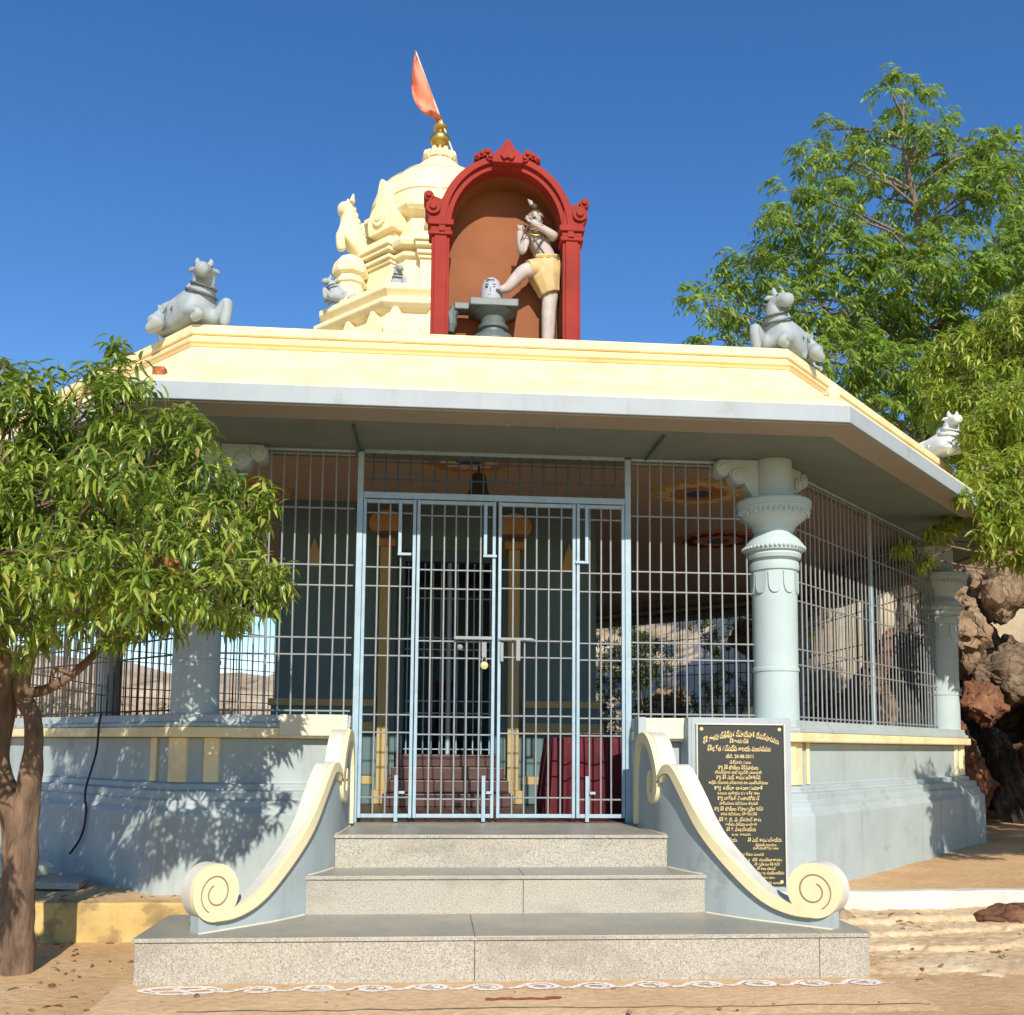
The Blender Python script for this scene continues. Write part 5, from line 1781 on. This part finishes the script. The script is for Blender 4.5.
leaves_mesh('crown', P, D, RNG.uniform(.13, .24, n), RNG.uniform(.040, .065, n), 'neem', bt, 1)
mb = MB()
base_ = Vector((9.0, 9.5, 3.0))
root = [(8.9, 9.4, 1.2), (8.95, 9.4, 3.5), tuple(spot(945, 360, 8.9)), tuple(spot(930, 290, 8.8)), tuple(spot(918, 220, 8.7)), tuple(spot(905, 150, 8.6)), tuple(spot(903, 105, 8.5))]
pp = catmull(root, 5)
mb.path(pp, [.20 - .185 * k / (len(pp) - 1) for k in range(len(pp))], 10)
fk = [Vector(p) for p in pp[8:]]
for c, r_ in cl:
    cv = Vector(c)
    a = min(fk, key=lambda f: (f - cv).length + max(0, f.z - cv.z + .4) * 2)
    limb_to(mb, a, cv, .035, .012, .06, 6)
mb.build('trunk', 'bark2', bt, True, 0, 70)
mb = MB()
for i, (q, c) in enumerate(tips):
    if i % 4 == 0:
        mb.tube(tuple(c), tuple(q), .012, 4, .005)
mb.build('twigs', 'bark2', bt)['kind'] = 'stuff'

# nearer yellow-green tree at the right edge ---------------------------
yt = thing('yellow_green_tree', 'nearer yellow green tree hanging over the right end of the eave', 'tree', (8.8, .2, .28))
cl = []
for px, py, r_, Y in ((965, 355, 34, 4.2), (935, 372, 22, 4.4), (1000, 340, 36, 4.0), (1035, 330, 50, 3.6), (990, 400, 40, 3.8), (945, 402, 24, 4.2), (1020, 420, 42, 3.2), (975, 440, 26, 3.4), (1005, 470, 30, 2.4), (1030, 500, 40, 2.0), (985, 505, 22, 2.0), (1012, 545, 26, 1.8), (960, 520, 14, 1.9), (935, 530, 12, 1.9), (905, 548, 9, 1.9), (985, 545, 14, 1.9), (1060, 420, 70, 2.4), (1070, 520, 60, 1.6), (925, 560, 8, 1.9), (982, 470, 20, 1.3), (1000, 505, 26, .8), (1018, 470, 26, 1.2), (990, 528, 16, .7), (965, 500, 12, 1.0), (1015, 525, 22, .6), (955, 415, 26, 5.6), (992, 430, 30, 2.6)):
    cl.append((spot(px, py, Y), r_ * (Y + 9.2) / 977 * 1.2))
# the rest of the crown stands beyond the frame and shades the right wall
for x, y, z, r_ in ((6.2, -1.8, 3.0, .55), (7.0, -1.2, 2.9, .6), (6.6, -2.2, 3.7, .6), (7.5, -.6, 2.5, .6), (7.4, -1.8, 3.9, .8), (8.2, -1.4, 2.9, .8), (8.6, -.4, 2.2, .7), (7.8, .2, 3.4, .7), (8.9, .6, 3.8, .9), (8.3, -2.6, 4.6, .8), (9.4, -1.6, 3.4, .9), (9.3, .4, 2.6, .7), (9.2, 3.5, 3.2, .8), (9.7, 4.4, 2.4, .6), (6.4, -3.0, 4.3, .6), (8.2, .8, 4.6, .9)):
    cl.append((np.array([x, y, z]), r_))
P, D, tips = whorls(cl, 330, 9, .45)
n = len(P)
leaves_mesh('crown', P, D, RNG.uniform(.11, .19, n), RNG.uniform(.030, .046, n), 'lime', yt)
mb = MB()
tr_ = catmull([(8.8, .2, .1), (8.85, .2, 1.6), (8.6, .3, 2.8), (8.2, .6, 3.9), (8.0, 1.0, 4.8)], 5)
mb.path(tr_, [.17 - .10 * k / (len(tr_) - 1) for k in range(len(tr_))], 10)
fk = [Vector(p) for p in tr_[8:]]
for p in ((1075, 430, 2.4), (1075, 530, 1.7), (1060, 350, 3.4)):
    v = Vector(spot(*p))
    limb_to(mb, min(fk, key=lambda f: (f - v).length), v, .06, .035, .05, 8)
    fk.append(v)
    for q in (((p[0] - 55), p[1] - 10, p[2] + .3), ((p[0] - 85), p[1] + 15, p[2] + .5)):
        u = Vector(spot(*q))
        limb_to(mb, v, u, .03, .02, .05, 6)
        fk.append(u)
for c, r_ in cl:
    cv = Vector(c)
    a = min(fk, key=lambda f: (f - cv).length)
    limb_to(mb, a, cv, .016, .006, .05, 5)
for pts in (((1030, 545, 1.8), (985, 552, 1.85), (940, 545, 1.9), (905, 549, 1.9), (880, 556, 1.9)), ((1030, 562, 1.8), (980, 568, 1.85), (930, 560, 1.9), (895, 572, 1.9))):
    q = catmull([tuple(spot(*p)) for p in pts], 5)
    mb.path(q, [.018 - .013 * k / (len(q) - 1) for k in range(len(q))], 6)
mb.build('trunk', 'bark2', yt, True, 0, 70)
mb = MB()
for i, (q, c) in enumerate(tips):
    if i % 4 == 0:
        mb.tube(tuple(c), tuple(q), .007, 4, .003)
mb.build('twigs', 'bark2', yt)['kind'] = 'stuff'

# shrubs on the hillside ----------------------------------------------
def shrub(c, r_, label, seed):
    rn = np.random.default_rng(seed)
    o = thing('hillside_shrub', label, 'shrub', c, 'dry shrubs on the hillside')
    nc = 12 if r_ > 1.5 else 5
    cl_ = [(np.array(c) + rn.normal(0, .45, 3) * np.array([r_, r_, .3 * r_]) + np.array([0, 0, r_ * (.6 if nc == 5 else .35 + 1.9 * j / nc)]), (r_ if nc == 5 else 1.4) * rn.uniform(.45, .7)) for j in range(nc)]
    P, D, tips_ = whorls(cl_, 45 if nc == 5 else 110, 8, .2)
    k = len(P)
    leaves_mesh('foliage', P, D, RNG.uniform(.10, .2, k), RNG.uniform(.04, .07, k), 'shrub', o, 1)
    m_ = MB()
    for q, _ in cl_:
        m_.tube((c[0], c[1], c[2] - .2), tuple(q), .03, 5, .012)
    m_.build('stem', 'bark2', o)
SH = [(2.6, 15.6, 1.9, 'large dark bush behind the pavilion, right of the sanctum wall'), (5.4, 15.4, 2.0, 'large dark bush behind the pavilion, seen right of the gate post'), (8.0, 13.4, 1.8, 'large dark bush behind the pavilion, seen left of the near right column'), (10.6, 12.2, 1.8, 'tall bush behind the boulders, seen through the side grille'), (4.6, 13.9, 1.0, 'leafy shrub seen through the bars just right of the gate'), (3.5, 14.6, .9, 'dark shrub deep behind the red covered table'), (6.3, 13.6, .9, 'shrub behind the near right column, under the arched rock'),
      (-8.6, 22, 1.0, 'green shrub on the dry hillside left of the left column'), (-5.0, 21, .8, 'small shrub on the hillside just right of the left column'), (-12.5, 24, 1.1, 'dusty shrub on the hillside behind the tree trunk'), (8.9, 9.6, .9, 'shrub growing over the dark cleft behind the far column')]
for i, (x, y, r_, lab) in enumerate(SH):
    shrub((x, y, hill(x, y)), r_, lab, 40 + i)

# grit, small stones and dry leaves scattered over the yard
mb = MB()
rl = random.Random(3)
for k in range(520):
    x, y = rl.uniform(-4.2, 6.5), rl.uniform(-4.4, -.7)
    if -2.3 < x < 2.85 and y > -2.75:
        continue
    if -2.3 < x < 2.85 and y > -3.4:
        z = 0
        if rl.random() < .6:
            continue
    elif x > 2.78:
        z = ledge_z(x, min(y, -.62))
    else:
        z = hill(x, y)
    r_ = rl.choice((.006, .008, .010, .014, .02)) * rl.uniform(.6, 1.2)
    mb.sphere((x, y, z + r_ * .25), (r_ * rl.uniform(.8, 1.5), r_, r_ * .6), 6, 4)
tag(mb.build('grit', 'rock_tan', None, False), kind='stuff')
P, D = [], []
for k in range(150):
    x, y = rl.choice((rl.uniform(-4, -2.2), rl.uniform(2.9, 6.5))), rl.uniform(-3.4, -.8)
    z = ledge_z(x, min(y, -.62)) if x > 2.78 else (hill(x, y) if y < -1.15 else .29)
    P.append((x, y, z + .008))
    D.append((rl.uniform(-1, 1), rl.uniform(-1, 1), .08))
P, D = np.array(P), np.array(D)
tag(leaves_mesh('dry_leaves', P, D, RNG.uniform(.05, .11, len(P)), RNG.uniform(.018, .03, len(P)), 'dryleaf', None), kind='stuff')
